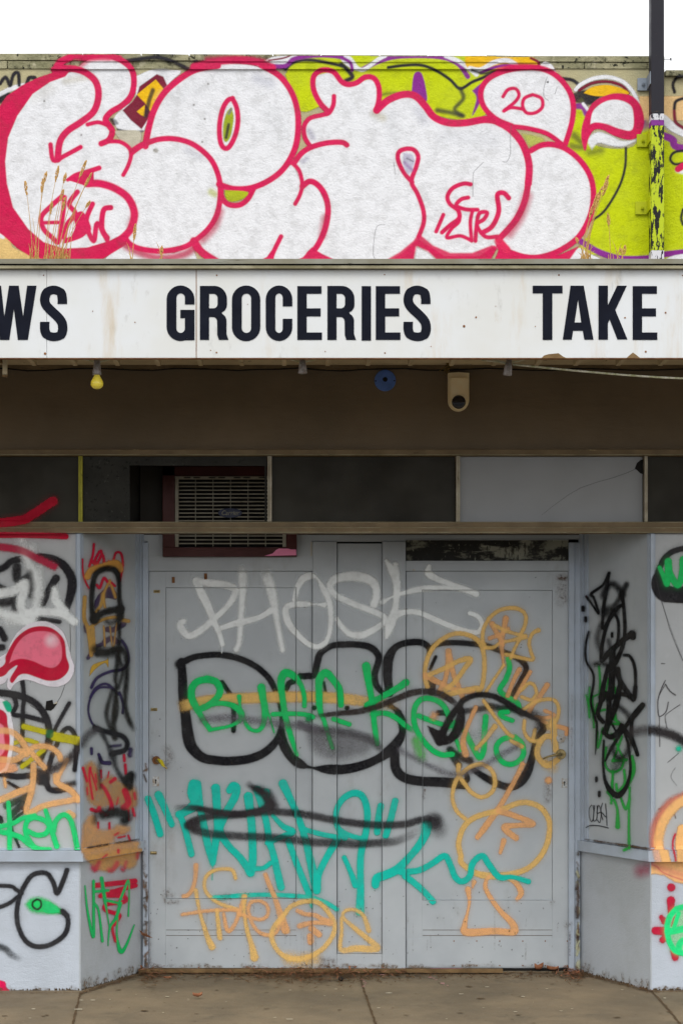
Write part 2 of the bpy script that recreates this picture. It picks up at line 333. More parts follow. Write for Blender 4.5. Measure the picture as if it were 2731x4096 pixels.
# crack and hole of the grey pane
pts = [(1331+x/1.12, 1380+y/1.12) for x, y in ((935, 762), (985, 722), (1060, 668), (1110, 640), (1180, 615), (1250, 596), (1310, 575), (1362, 553))]
b = MB(); b.tube([P(x, y, .0165) for x, y in pts], [.0003+.0004*i/7 for i in range(8)], 5); b.build('crack', M['dark'], g4)
b = MB(); b.slab([(P(1331+x/1.12, 0, .016)[0], P(0, 1380+y/1.12, .016)[2]) for x, y in ((1352, 553), (1362, 528), (1378, 515), (1389, 512), (1389, 578), (1376, 574), (1364, 562))], .016, .0015); b.build('hole', M['dark'], g4)
# peeling film round the open bay
b = MB()
o = [(330.5, 1825), (1066.5, 1825), (1066.5, 2086), (1058, 2086), (1058, 1862), (517, 1860), (519, 2086), (330.5, 2086)]
b.slab([(xf(x), zf(y)) for x, y in o], .012, .006); b.build('torn_film', M['film'], SB, label='remains of peeling black film round the open transom bay')
# recess ceiling and spaces over the doors
b = MB(); b.prism([(XL0-.3, .06), (XR0+.3, .06), (XR0+.3, 1.2), (XL0-.3, 1.2)], 2.60, 2.63); b.build('recess_ceiling', M['brown'], SB)
b = MB(); b.box(XL0-.32, XL1-.02, BK+.02, .66, 2.2, 2.6); b.build('recess_wall', M['upper_dark'], SB)
b = MB(); b.box(XR1+.02, XR0+.32, BK+.02, .66, 2.2, 2.6); b.build('recess_wall', M['upper_dark'], SB)
for x_ in (XL0-.36, XR0+.3):
    b = MB(); b.box(x_, x_+.06, .06, .6, 2.16, 2.6); b.build('recess_wall', M['upper_dark'], SB)
# ---- front windows: painted glass panels in frames, sill, stall riser
YS0, YS1 = 3402, 3447
for (xa, xb, side) in ((X0, XL0, 'left'), (XR0, X1, 'right')):
    b = MB(); b.box(xa, xb, .002, .02, zf(YS0), zf(2134)); win = b.build('window', M['window_panel'], SB, label='boarded display window painted grey, %s of the entrance' % side)
    b = MB(); c = (XL0-.018, XL0) if side == 'left' else (XR0, XR0+.018)
    b.box(c[0], c[1], -.012, .03, zf(YS0)+.0005, zf(2134), .002)
    c2 = (XL0-.024, XL0-.0185) if side == 'left' else (XR0+.0185, XR0+.024)
    b.box(c2[0], c2[1], -.004, .03, zf(YS0)+.0005, zf(2134), .001)
    b.box(xa, c2[0] if side == 'left' else xb, -.006, .02, zf(YS0)+.0005, zf(YS0-9), .001) if side == 'left' else b.box(c2[1], xb, -.006, .02, zf(YS0)+.0005, zf(YS0-9), .001)
    b.build('window_frame', M['frame'], win)
    b = MB(); b.box(xa, xb, .004, .3, 0.0, zf(YS1)-.001, 0); b.build('stall_riser', M['riser'], SB, label='rendered stall riser under the %s window' % side)
# cracked glass of the left window
b = MB(); b.tube([P(x/2.24, 2090+y/2.24, -.0005) for x, y in ((612, 800), (628, 940), (632, 1100), (625, 1250), (600, 1380), (570, 1490), (545, 1560))]+[P(x/2.24, 2750+y/2.24, -.0005) for x, y in ((520, 120), (490, 165), (400, 205), (330, 200), (270, 160))], .0008, 5)
b.tube([P(x/2.24, 2090+y/2.24, -.0005) for x, y in ((285, 1080), (275, 1230), (262, 1350), (272, 1440))], .0008, 5); b.build('crack', M['dark'], SB)
b = MB(); b.slab([(xf(x/2.24), zf(2750+y/2.24)) for x, y in ((415, 125), (470, 112), (478, 150), (512, 145), (480, 190), (455, 210), (405, 205))], -.0012, .003); b.build('hole', M['dark'], SB, label='jagged black hole in the left display window')
b = MB(); b.slab([(xf(x/2.24), zf(2750+y/2.24)) for x, y in ((478, 150), (514, 126), (510, 146))], -.003, .0015); b.build('glass_chip', M['fleck'], SB)
b = MB(); b.tube([P(2031+x/2.24, 2090+y/2.24, -.0005) for x, y in ((1320, 480), (1370, 690), (1400, 780), (1450, 960), (1500, 1090), (1568, 1240))], .0007, 5); b.build('crack', M['dark'], SB)
# ---- splayed side walls of the entrance
def along(A, B, t, off):                     # point on the splay line, pushed off towards the recess
    dx, dy = B[0]-A[0], B[1]-A[1]; L = math.hypot(dx, dy); s = 1 if A[0] < 0 else -1
    n = (dy/L*s, -dx/L*s)
    return (A[0]+dx*t+n[0]*off, A[1]+dy*t+n[1]*off)
LA, LB_ = (XL0, 0.0), (XL1, BK); RA, RB = (XR0, 0.0), (XR1, BK)
for A, B, side in ((LA, LB_, 'left'), (RA, RB, 'right')):
    def pr(b, t0, t1, o0, o1, z0, z1, bev=0): b.prism([along(A, B, t0, o0), along(A, B, t1, o0), along(A, B, t1, o1), along(A, B, t0, o1)], z0, z1, bev)
    b = MB(); pr(b, .03, .90, -.02, -.004, zf(YS0)+.0005, 2.27); pn = b.build('side_window', M['door'], SB, label='boarded side window %s of the doors' % side)
    b = MB(); pr(b, -.0, .035, -.03, .004, zf(YS0)+.0005, 2.22, .001); pr(b, .885, .93, -.03, .004, zf(YS0)+.0005, 2.275, .001); pr(b, .935, .998, -.03, .012, zf(YS0)+.0005, 2.275, .001)
    pr(b, .036, .884, -.02, .003, zf(YS0)+.0006, zf(YS0-7), .001); b.build('window_frame', M['frame'], pn)
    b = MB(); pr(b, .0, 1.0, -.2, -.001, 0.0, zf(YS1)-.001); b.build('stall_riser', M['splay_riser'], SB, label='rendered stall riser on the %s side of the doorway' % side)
    s = 1 if side == 'left' else -1
    out = along(A, B, 0, .024); cx = A[0]+s*.012
    b = MB(); xx = X0 if side == 'left' else X1
    b.prism([(xx, -.03), (A[0]+s*.014, -.03), along(A, B, 1.0, .024), along(A, B, 1.0, -.02), (A[0]-s*.02, .02), (xx, .02)], zf(YS1), zf(YS0), .003)
    b.build('window_sill', M['frame'], SB)
# ---- entrance: door plane.  RELIEF rows: photo rectangle and how far it stands proud of the door leaves
RELIEF = [(560, 2330, 1700, 2284, .014), (571, 593.5, 1700, 3900, .03), (2275, 2320, 1700, 3900, .03),
          (1250, 1347, 2166, 3895, .020), (1529, 1622, 2166, 3895, .020), (1347, 1529, 3818, 3895, .020), (1347, 1529, 2284, 3818, .003), (1347, 1529, 2174, 2284, .003),
          (596, 1248, 2286, 3874, 0.0), (1624, 2273, 2286, 3874, 0.0), (664, 1184, 2352, 3596, -.007), (1690, 2208, 2362, 3602, -.007),
          (1627, 2272, 3757, 3870, .003), (1624, 2273, 2160, 2243, .004)]
GROOVES = [(594, 596, 2284, 3880), (1248, 1250, 2284, 3880), (1622, 1624, 2284, 3880), (2273, 2275, 2284, 3880), (594, 1250, 2284, 2286), (1622, 2275, 2284, 2286.5),
           (1346, 1348.5, 2172, 3818), (1527.5, 1530, 2172, 3818), (1347, 1529, 3816, 3818), (662, 664, 2350, 3598), (1184, 1186, 2350, 3598), (662, 1186, 2350, 2352), (662, 1186, 3596, 3598),
           (1688, 1690, 2360, 3604), (2208, 2210, 2360, 3604), (1688, 2210, 2360, 2362), (1688, 2210, 3602, 3604)]
def pb(b, x0, x1, y0, y1, h, back=.06, bev=.0012): b.pbox(x0, x1, y0, y1, BK-h, BK+back, bev)
b = MB(); b.box(XL1-.2, XR1+.2, BK+.03, BK+.10, .0, 2.6); b.build('back_wall', M['interior'], SB)
b = MB()
pb(b, 560, 1622, 2140, 2166, .014, .028); pb(b, 1622, 2330, 2140, 2157, .014, .028); pb(b, 593.6, 1250, 2166.3, 2283.7, .014, .028); pb(b, 1529, 1622, 2166.3, 3890, .020, .028, .003)
pb(b, 1250.3, 1346.7, 2166.3, 3890, .020, .028, .003); pb(b, 1622.3, 2274.7, 2245, 2283.7, .014, .028); pb(b, 1347, 1528.7, 3818.5, 3890, .020, .028)
b.build('door_surround', M['door'], SB)
b = MB(); pb(b, 560, 2330, 1700, 2139.7, .014, .028); b.build('upper_board', M['upper_dark'], SB)
b = MB(); pb(b, 571, 593.3, 2170, 3890, .03, .028, .002); b.build('door_jamb', M['frame'], SB)
b = MB(); pb(b, 2275.3, 2297, 2170, 3890, .03, .028, .002); pb(b, 2296.8, 2320, 2170, 3890, .018, .028, .002); b.build('door_jamb', M['frame'], SB)
b = MB(); pb(b, 1348.7, 1527.3, 2174, 3815.5, .003, .028, .002); b.build('centre_panel', M['door'], SB, label='tall narrow fixed panel between the two doors')
b = MB(); pb(b, 1624, 2273, 2160, 2243, .004, .028); b.build('fanlight', M['old_glass'], SB, label='dark flaking fanlight strip over the right door')
b = MB(); pb(b, 1622.5, 2275, 2157.5, 2160, .018, .02); pb(b, 1622.5, 2275, 2243.2, 2245, .016, .02); b.build('fanlight_bead', M['door'], SB)
doors = []
for (x0, x1, px0, px1, py0, py1, lab) in ((596, 1248, 664, 1184, 2352, 3596, 'left grey door with white and green tags'), (1624, 2273, 1690, 2208, 2362, 3602, 'right grey door with lever handle')):
    b = MB(); pb(b, x0, px0-1.2, 2286, 3874, 0, .028); pb(b, px1+1.2, x1, 2286, 3874, 0, .028)
    pb(b, px0-1.2, px1+1.2, 2286, py0-1.2, 0, .028); pb(b, px0-1.2, px1+1.2, py1+1.2, 3874, 0, .028)
    d = b.build('door', M['door'], SB, label=lab); doors.append(d)
    b = MB(); pb(b, px0, px1, py0, py1, -.007, .028, .003); b.build('door_panel', M['door'], d)
    b = MB()
    for yy in (3721, 3743): b.pbox(px0, px1, yy, yy+1.6, BK-.0012, BK+.004)
    b.build('moulding', M['joint'], d)
dl, dr = doors
b = MB(); pb(b, 1627, 2272, 3757, 3870, .003, -.001, .0008); kp = b.build('kick_plate', M['door'], dr)
for x in (1815, 1906, 1998, 2090, 2180, 2268):
    for y in (3864, 3766):
        b = MB(); b.tube([P(x, y, BK-.003), P(x, y, BK-.0055)], .0035, 8); b.build('screw', M['rust'], kp)
# door hardware
def disc(b, x, y, yf, r, th, seg=24):
    c = P(x, y, yf); b.tube([(c[0], yf+th, c[2]), (c[0], yf+th*.2, c[2]), (c[0], yf, c[2])], [r, r, r*.94], seg)
b = MB(); disc(b, 625, 3042, BK-.006, .021, .006); b.build('handle_rose', M['rust'], dl)
b = MB(); b.tube([P(625, 3042, BK-.006), P(628, 3044, BK-.04), P(645, 3052, BK-.055)], .007, 8); b.tube([P(645, 3052, BK-.055), P(668, 3077, BK-.06)], [.006, .0045], 8); b.build('handle', M['metal_old'], dl)
b = MB()
for k in range(9):
    a = k/8; c = P(640+14*a, 3040+26*a, BK-.056); r = .011-.003*a
    b.tube([(c[0]-r, c[1]-.004, c[2]+.003), (c[0], c[1]-r, c[2]), (c[0]+r, c[1]-.002, c[2]-.004)], .0032, 6)
b.build('binding', material('yellow_tape', C(190, 176, 40, .9), .6), dl, label='yellow string wound round the broken handle')
for (x0, x1, y0, y1, d) in ((610, 636, 3107, 3146, dl), (2246, 2269, 3115, 3152, dr)):
    b = MB(); b.pbox(x0, x1, y0, y1, BK-.003, BK, .0012); pl = b.build('keyhole_plate', M['painted_hw'], d)
    xm = (x0+x1)/2; b = MB(); disc(b, xm, y0+15, BK-.0045, .0045, .002, 12); b.pbox(xm-1.6, xm+1.6, y0+15, y0+29, BK-.0045, BK-.003); b.build('keyhole', M['dark'], pl)
b = MB(); disc(b, 2243, 2955, BK-.007, .023, .007); b.build('lock', M['painted_hw'], dr)
b = MB(); disc(b, 2243, 2957, BK-.009, .004, .004, 8); b.build('keyhole', M['dark'], dr)
b = MB(); disc(b, 2243, 3018, BK-.010, .026, .010); b.build('handle_rose', M['metal_old'], dr)
b = MB(); b.tube([P(2243, 3018, BK-.01), P(2243, 3018, BK-.05)], .009, 10); b.tube([P(2246, 3018, BK-.052), P(2215, 3022, BK-.056), P(2190, 3028, BK-.056), P(2170, 3037, BK-.05)], [.0085, .0065, .005, .004], 10); b.build('handle', M['metal_old'], dr, True)
for (x, y) in ((627, 2366), (616, 2839), (614, 3413)):
    b = MB(); b.pbox(x-13, x+13, y-6, y+6, BK-.004, BK, .001); b.tube([P(x-10, y, BK-.006), P(x+10, y, BK-.006)], .0045, 8); b.build('bolt', M['metal_old'], dl)
for (x, y) in ((693, 2320), (822, 2306)):
    b = MB(); b.pbox(x-6, x+6, y-12, y+12, BK-.004, BK, .001); b.tube([P(x, y-8, BK-.006), P(x, y+8, BK-.006)], .0045, 8); b.build('bolt', M['rust'], dl)
b = MB(); b.pbox(1650, 1660, 2276, 2284, BK-.02, BK-.014, .001); b.build('bolt', M['painted_hw'], dr)
# plywood patch beside the air conditioner
b = MB(); b.pbox(590, 1246, 2140, 2226, BK-.018, BK-.014); b.build('packing_board', M['door'], SB)
b = MB(); b.pbox(1243, 1247, 2168, 2224, BK-.0205, BK-.0185); b.build('bead', M['fleck'], SB)
b = MB(); b.pbox(1640, 2270, 3874.5, 3886, BK-.004, BK+.02, 0); b.build('door_gap', M['dark'], SB)
b = MB(); b.pbox(1720, 1850, 3875, 3882, BK-.006, BK-.0045, 0); b.build('pink_stain', M['pink'], SB)
# threshold step
b = MB(); b.box(XL1-.02, XR1+.02, BK-.035, BK+.03, .0005, .006, .002); b.build('threshold', M['pavement'], SB)
# ---------------------------------------------------------------- awning over the footpath
AY = -1.35                                 # plane of the signboard
def za(y, yw=AY): return P(0, y, yw)[2]
def xa(x, yw=AY): return P(x, 0, yw)[0]
AW = thing('awning', 'footpath awning with cream soffit battens and dirty metal gutter above the shop sign', 'awning', (0.3, -.9, 2.7))
b = MB(); b.box(X0, X1, AY+.19, -.004, 2.995, 3.005); b.build('soffit', M['soffit'], AW)
b = MB(); b.prism([(X0, AY+.2), (X1, AY+.2), (X1, -.004), (X0, -.004)], 3.018, 3.03); b.build('roof_sheet', M['roof'], AW)
for x in [161-163*k for k in range(5, 0, -1)]+[161, 321, 487, 647, 812, 973, 1138, 1308, 1465, 1630, 1791, 1956, 2125, 2277, 2443, 2608]+[2608+163*k for k in range(1, 7)]:
    X = (x-VX)*DC/FPX; b = MB(); b.box(X-.011, X+.011, AY+.2, -.19, 2.962, 2.9945, .004); b.build('batten', M['soffit'], AW)
b = MB()
x = X0
while x < X1:                               # ragged dark joint where soffit meets wall
    b.box(x, x+.0395, -.03, -.001, 2.9745+random.uniform(0, .006), 2.9945); x += .04
b.build('wall_moulding', M['brown_frame'], AW)
b = MB(); b.tube([(X0+i*.1, -.035, 2.972+.005*math.sin(i*1.3)+random.uniform(-.003, .003)) for i in range(int((X1-X0)*10))], .0035, 5); b.build('old_wire', M['dark'], AW)
b = MB(); b.box(X0, X1, AY-.028, AY-.026, za(1060), za(1041)); b.box(X0, X1, AY-.026, AY+.16, za(1044), za(1041)+.001); b.build('gutter', M['gutter'], AW)
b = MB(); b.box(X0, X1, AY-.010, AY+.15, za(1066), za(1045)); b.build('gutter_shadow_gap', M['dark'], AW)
b = MB(); b.box(X0, X1, AY-.022, AY-.001, za(1077.5), za(1065), .002); b.build('fascia_trim', M['gutter_low'], AW)
b = MB(); b.box(X0, X1, AY+.021, AY+.045, za(1425), za(1080)); b.box(X0, X1, AY+.046, AY+.19, za(1425)+.2, za(1425)+.24); b.build('fascia_backing', M['soffit'], AW)
b = MB(); b.box(xa(1391), xa(1405), AY-.0305, AY-.0285, za(1058), za(1042)); b.build('gutter_bracket', M['gutter'], AW)
# ---------------------------------------------------------------- sign
SG = thing('shop_sign', 'long white signboard with black lettering reading WS GROCERIES TAKE', 'sign', (0.3, AY, 2.7))
e = [-1000, 187, 785.5, 3800]
xs_ = [X0, xa(187), xa(785.5), X1]
for i in range(3):
    b = MB(); b.box(xs_[i]+(.0006 if i else 0), xs_[i+1]-(.0016 if i == 1 else .0005), AY, AY+.02, za(1431), za(1078), .0015); b.build('sign_board', M['fascia'], SG)
b = MB(); b.box(X0, X1, AY+.002, AY+.022, za(1434), za(1431.6)); b.build('sign_edge', M['rust'], SG)
b = MB(); b.box(xa(785.2)-.0012, xa(785.2)+.0012, AY-.0012, AY+.002, za(1431), za(1079)); b.build('board_joint', M['rust'], SG)
def sgn(x, y): return (xa(x/1.148), za(1000+y/1.148))
def arc(cx, cy, rx, ry, a0, a1, n=10): return [(cx+rx*math.cos(math.radians(a0+(a1-a0)*i/n)), cy+ry*math.sin(math.radians(a0+(a1-a0)*i/n))) for i in range(n+1)]
def catmull(p, n=8):
    q = []
    p = [p[0]]+list(p)+[p[-1]]
    for i in range(1, len(p)-2):
        for k in range(n):
            t = k/n; a, b_, c, d = p[i-1], p[i], p[i+1], p[i+2]
            q.append(tuple(.5*(2*b_[j]+(c[j]-a[j])*t+(2*a[j]-5*b_[j]+4*c[j]-d[j])*t*t+(3*b_[j]-a[j]-3*c[j]+d[j])*t**3) for j in range(len(a))))
    q.append(p[-2]); return q
def Epoly(x, w=113): return [[(x, 165), (x+w-2, 165), (x+w-2, 200), (x+43, 200), (x+43, 267), (x+w-6, 267), (x+w-6, 304), (x+43, 304), (x+43, 378), (x+w, 378), (x+w, 412), (x, 412)]]
def Rpoly(x):
    o = [(0, 164), (66, 164)]+arc(66, 224, 58, 60, -85, 0, 8)+[(124, 250)]+arc(92, 250, 32, 36, 0, 70, 4)+[(100, 286)]+arc(84, 324, 38, 36, -60, 0, 5)+[(122, 385), (131, 412), (87, 412), (80, 390), (79, 330)]+arc(62, 328, 17, 21, 0, -90, 5)+[(42, 307), (42, 412), (0, 412)]
    h = [(42, 200), (60, 200)]+arc(62, 220, 19, 20, -90, 0, 5)+arc(62, 247, 19, 20, 0, 90, 5)+[(42, 267)]
    return [[(a+x, c) for a, c in o], [(a+x, c) for a, c in h]]
def Spoly(x):
    c = catmull([(101, 247), (101, 222), (93, 194), (62, 182), (33, 192), (21, 220), (25, 248), (44, 272), (76, 302), (97, 328), (103, 352), (101, 375), (90, 392), (62, 398), (33, 390), (21, 366), (21, 329)], 5)
    n = len(c); Lf, Rt = [], []
    for i, (px, py) in enumerate(c):
        ax, ay = c[max(i-1, 0)]; bx, by = c[min(i+1, n-1)]; dx, dy = bx-ax, by-ay; L = math.hypot(dx, dy)
        if i == 0 or i == n-1: dx, dy, L = (0, -1, 1)
        w = 21.5 if abs(dy) > abs(dx)*.8 else 19.5
        Lf.append((x+px-dy/L*w, py+dx/L*w)); Rt.append((x+px+dy/L*w, py-dx/L*w))
    return [Lf+Rt[::-1]]
O = [arc(1130, 226, 65, 64, 180, 360, 14)+arc(1130, 354, 65, 64, 0, 180, 14), arc(1131.5, 220, 21.5, 21, 180, 360, 10)+arc(1131.5, 359, 21.5, 21, 0, 180, 10)]
Cc = [arc(1281, 226, 61, 64, 180, 360, 14)+[(1342, 258), (1298, 258)]+arc(1281, 218, 17, 20, 0, -180, 10)+arc(1281, 360, 17, 20, 180, 0, 10)+[(1298, 315), (1342, 315)]+arc(1281, 353, 61, 64, 0, 180, 14)]
Gg = [arc(829, 226, 64, 64, 180, 360, 14)+[(893, 249), (849, 249)]+arc(829.5, 218, 19.5, 20, 0, -180, 10)+arc(829.5, 360, 19.5, 20, 180, 0, 10)+[(849, 312), (828, 312), (828, 274), (893, 274), (893, 413), (862, 413), (857, 404)]+arc(829, 353, 64, 64, 60, 180, 10)]
Q = 1567
LET = [('W', [[(-38, 163), (5, 163), (20, 305), (42, 163), (86, 163), (106, 305), (125, 163), (168, 163), (128, 412), (82, 412), (64, 270), (43, 412), (0, 412)]]),
    ('S', Spoly(185)), ('G', Gg), ('R', Rpoly(918)), ('O', O), ('C', Cc), ('E', Epoly(1365)), ('R', Rpoly(1503)), ('I', [[(Q+93, 165), (Q+136, 165), (Q+136, 415), (Q+93, 415)]]),
    ('E', Epoly(Q+158)), ('S', Spoly(Q+286)), ('T', [[(Q+878, 163), (Q+1015, 163), (Q+1015, 198), (Q+968, 198), (Q+968, 412), (Q+924, 412), (Q+924, 198), (Q+878, 198)]]),
    ('A', [[(Q+1052, 163), (Q+1112, 163), (Q+1157, 411), (Q+1115, 411), (Q+1108, 370), (Q+1063, 370), (Q+1057, 411), (Q+1016, 411)], [(Q+1086, 226), (Q+1070, 332), (Q+1101, 332)]]),
    ('K', [[(Q+1180, 163), (Q+1223, 163), (Q+1223, 252), (Q+1266, 163), (Q+1310, 163), (Q+1257, 275), (Q+1313, 410), (Q+1267, 410), (Q+1231, 318), (Q+1223, 336), (Q+1223, 411), (Q+1180, 411)]]), ('E', Epoly(Q+1337))]
for ch, loops in LET:
    cu = bpy.data.curves.new('tmp', 'CURVE'); cu.dimensions = '2D'; cu.fill_mode = 'BOTH'; cu.extrude = .0009; cu.resolution_u = 1
    for lp in loops:
        sp = cu.splines.new('POLY'); sp.points.add(len(lp)-1); sp.use_cyclic_u = True
        for p, (x, y) in zip(sp.points, lp):
            X, Z = sgn(x, y); p.co = (X, Z, 0, 1)
    to = bpy.data.objects.new('tmp', cu); SC.collection.objects.link(to)
    me = bpy.data.meshes.new_from_object(to.evaluated_get(bpy.context.evaluated_depsgraph_get()))
    bpy.data.objects.remove(to)
    n = len(me.vertices); co = np.empty(n*3); me.vertices.foreach_get('co', co); co = co.reshape(-1, 3)
    co = np.stack([co[:, 0], AY-.0011-co[:, 2], co[:, 1]], 1); me.vertices.foreach_set('co', co.ravel())
    me.name = 'letter'; link('letter', me, M['letter'], SG, label='black letter '+ch)
def fchip(pts, mat, nm, yo=.0012):
    b = MB(); b.slab([sgn(Q+x, y) for x, y in pts], AY-yo, .001); b.build(nm, mat, SG)
for pts in (((918, 496), (930, 484), (950, 478), (996, 473), (1003, 478), (1015, 487), (1036, 497)), ((1308, 496), (1322, 483), (1338, 470), (1352, 480), (1372, 496))):
    fchip(pts, M['wood'], 'bare_patch')
for x, y, r in ((200, 115, 3), (995, 115, 4), (967, 460, 2.5), (994, 470, 4), (207, 475, 6), (620, 331, 3), (426, 280, 2.5), (1137, 248, 2), (1493, 465, 2.5), (Q+198, 112, 3), (Q+200, 472, 3.5), (Q+618, 308, 4.5), (Q+563, 349, 6), (Q+708, 257, 2), (Q+998, 114, 4), (Q+890, 350, 2.5), (Q+1302, 310, 4), (Q+1488, 287, 4.5), (Q+1397, 466, 5), (Q+411, 442, 2.5), (Q+1566, 116, 3)):
    X, Z = sgn(x, y); r /= 1148; b = MB(); b.tube([(X, AY+.0003, Z), (X, AY-.0016, Z)], r, 7); b.build('screw', M['rust'], SG)
# ---------------------------------------------------------------- lamp string under the fascia
LY = AY+.13
def lamp(x, ytop, ybot, lab, bulb=False, tilt=0.0):
    X, _, Zt = P(x, ytop, LY); Zb = P(x, ybot, LY)[2]
    t = thing('festoon_light', lab, 'light bulb' if bulb else 'lamp holder', (X, LY, Zt+.02), 'lamp holders strung behind the sign')
    r = .0165; h = Zt-Zb
    prof = [(0, r*.55), (.12, r*.8), (.35, r*.86), (.4, r*.92), (.9, r*1.12), (1, r*1.12)]
    b = MB(); b.tube([(X+tilt*f*h, LY, Zt-f*h) for f, _ in prof], [q for _, q in prof], 16)
    b.tube([(X-.012, LY, Zt+.004), (X+.012, LY, Zt+.004)], .006, 8); b.tube([(X, LY, Zt-.002), (X, LY, Zt+.05)], .005, 6)
    b.build('socket', M['porcelain'], t, True)
    b = MB(); b.tube([(X-.105, LY, Zt+.016), (X-.05, LY, Zt+.004), (X-.01, LY, Zt-.006)], .0026, 6); b.tube([(X+.01, LY, Zt-.006), (X+.04, LY, Zt), (X+.09, LY, Zt+.016)], .0026, 6)
    b.build('lead', M['cable'], t)
    if bulb:
        pr = [(-.004, .0105), (.004, .012), (.012, .0165), (.022, .023), (.032, .0265), (.041, .0265), (.050, .0225), (.056, .015), (.059, .006)]
        b = MB(); b.tube([(X, LY, Zb-a) for a, _ in pr], [q for _, q in pr], 24); o = b.build('bulb', M['yellow_bulb'], t, True)
        sm = o.modifiers.new('s', 'SUBSURF'); sm.levels = sm.render_levels = 1
    return t
lamp(388, 1441, 1499, 'yellow glass bulb in its holder hanging below the white sign', True)
lamp(1210, 1441, 1493, 'empty white lamp holder hanging straight below the middle of the sign')
lamp(2035, 1444, 1500, 'tilted empty lamp holder with cobwebs where the pale cable starts', False, -.12)
b = MB(); b.tube([P(2050, 1457, LY), P(2130, 1465, LY-.005), P(2300, 1482, LY-.01), P(2480, 1498, LY-.01), P(2640, 1509, LY-.01), P(2731, 1513, LY-.01), P(3100, 1506, LY), P(3700, 1455, LY), P(3900, 1430, LY)], .0042, 8)
b.tube([P(1925, 1440, LY), P(1990, 1446, LY), P(2030, 1455, LY)], .003, 6)
tag(b.build('cable', M['cable'], None, True), 'mossy pale cable sagging below the right end of the sign', 'cable')
t = thing('wooden_bracket', 'short pale timber bracket hanging under the awning at the left edge', 'bracket', P(18, 1505, LY))
b = MB(); b.pbox(10, 27, 1425, 1497, LY, LY+.02, .001); b.build('stem', M['soffit'], t); b = MB(); b.pbox(9, 28, 1498, 1505, LY-.003, LY+.024, .001); b.pbox(-30, 9.5, 1425, 1450, LY, LY+.02, .001); b.build('foot', M['wood'], t)
# sensor light
t = thing('motion_sensor', 'beige rounded sensor housing with a black round lens on the brown wall', 'sensor', P(1834, 1642, 0))
def pill(x0, x1, y0, ybot, k=10):
    r = (x1-x0)/2; cx = (x0+x1)/2; cy = ybot-r*1.0
    return [(x0, y0), (cx, y0-3), (x1, y0)]+[(cx+r*math.cos(a), cy+r*math.sin(a)) for a in [math.pi*i/k for i in range(k+1)]]
def ps(b, pts, yf, th): b.slab([(P(x, y, yf)[0], P(x, y, yf)[2]) for x, y in pts], yf, th)
b = MB(); ps(b, pill(1792, 1876, 1491, 1642, 14), -.035, .035); b.build('back_box', M['beige'], t)
b = MB()
for s_, z_ in ((0, -.05), (3, -.058), (7, -.062)): ps(b, pill(1797+s_, 1871-s_, 1512, 1637-s_, 14), z_, -.035-z_-.0004 if s_ == 0 else .006)
b.build('cover', M['beige'], t)
cc_ = P(1834, 1608, -.065); sy = lambda y_: (cc_[0], y_, cc_[2])
b = MB(); b.tube([sy(-.061), sy(-.068)], [.038, .036], 28); b.build('lens_ring', M['beige'], t)
b = MB(); b.tube([sy(-.064), sy(-.0685), sy(-.076), sy(-.080)], [.033, .033, .024, .008], 28); b.build('lens', M['lens'], t, True)
# rope scrap tied above it
b = MB()
for k in range(7):
    p0 = (1331+(500+random.uniform(-8, 20))/1.12, 1380+(75+random.uniform(-4, 4))/1.12)
    pts = [p0, (p0[0]+14+random.uniform(-4, 4), p0[1]+10), (p0[0]+4+random.uniform(-8, 8), p0[1]+24), (p0[0]-6+random.uniform(-16, 16), p0[1]+38+random.uniform(0, 12))]
    b.tube([P(x, y, -.06-random.uniform(0, .03)) for x, y in catmull(pts, 4)], [.005-.0003*i for i in range(13)], 6)
tag(b.build('rope_scrap', M['cord'], None, True), 'frayed scrap of old rope hanging above the beige sensor', 'rope')
# blue plate
t = thing('mounting_plate', 'round blue plate with a black centre hole on the brown wall', 'plate', P(1540, 1521, 0))
b = MB(); disc(b, 1540, 1521, -.006, .051, .006, 40); b.build('plate', M['blue'], t)
b = MB(); disc(b, 1540, 1517, -.0075, .0115, .0014, 20); b.build('centre_hole', M['dark'], t)
for x, y in ((1502, 1523), (1577, 1522)):
    b = MB(); disc(b, x, y, -.0075, .0036, .0014, 10); b.build('screw_hole', M['dark'], t)
# ---------------------------------------------------------------- air conditioner over the left door
AC = .49
def pc(b, x0, x1, y0, y1, yf, yb, bev=.001): b.pbox(x0, x1, y0, y1, AC+yf, AC+yb, bev)
t = thing('air_conditioner', 'window air conditioner with cream grille in a dark red timber frame above the left door', 'air conditioner', P(920, 2226, AC))
b = MB(); pc(b, 650, 1187, 2189, 2226, 0, .06, .002); pc(b, 650, 699, 1865, 2188.6, 0, .06, .002); pc(b, 1145, 1187, 1865, 2188.6, 0, .06, .002); pc(b, 650, 1187, 1865, 1903, 0, .06, .002); b.build('timber_frame', M['wine'], t)
b = MB(); ps(b, [(1056, 2224), (1090, 2214), (1104, 2200), (1115, 2194), (1150, 2194), (1165, 2198), (1184, 2198), (1185, 2221)], AC-.0012, .001); b.build('pink_patch', M['pink'], t)
b = MB(); pc(b, 699.4, 1144.6, 1903.4, 2188.6, .05, .058, 0); b.build('cavity', M['dark'], t)
b = MB()
pc(b, 700, 714, 1905, 2187, -.004, .012); pc(b, 1130, 1144, 1905, 2187, -.004, .012)
y = 1906
pc(b, 714.3, 1129.7, 1905, 1917, -.003, .01)
for k in range(17): pc(b, 714.3, 1129.7, 1928+15.25*k, 1932.2+15.25*k, -.002, .008, .0004)
for k in range(5): pc(b, 780.5+70*k, 783.5+70*k, 1917.3, 2186, .0085, .014, 0); 
g = b.build('grille', M['grille'], t)
b = MB()
for k in range(4):
    for j in range(2): pc(b, 735+100*k+j*38, 762+100*k+j*38, 1908.5, 1912.5, -.0045, -.0032, 0)
b.build('slot', M['dark'], g)
b = MB(); cx, cy = 920, 2052
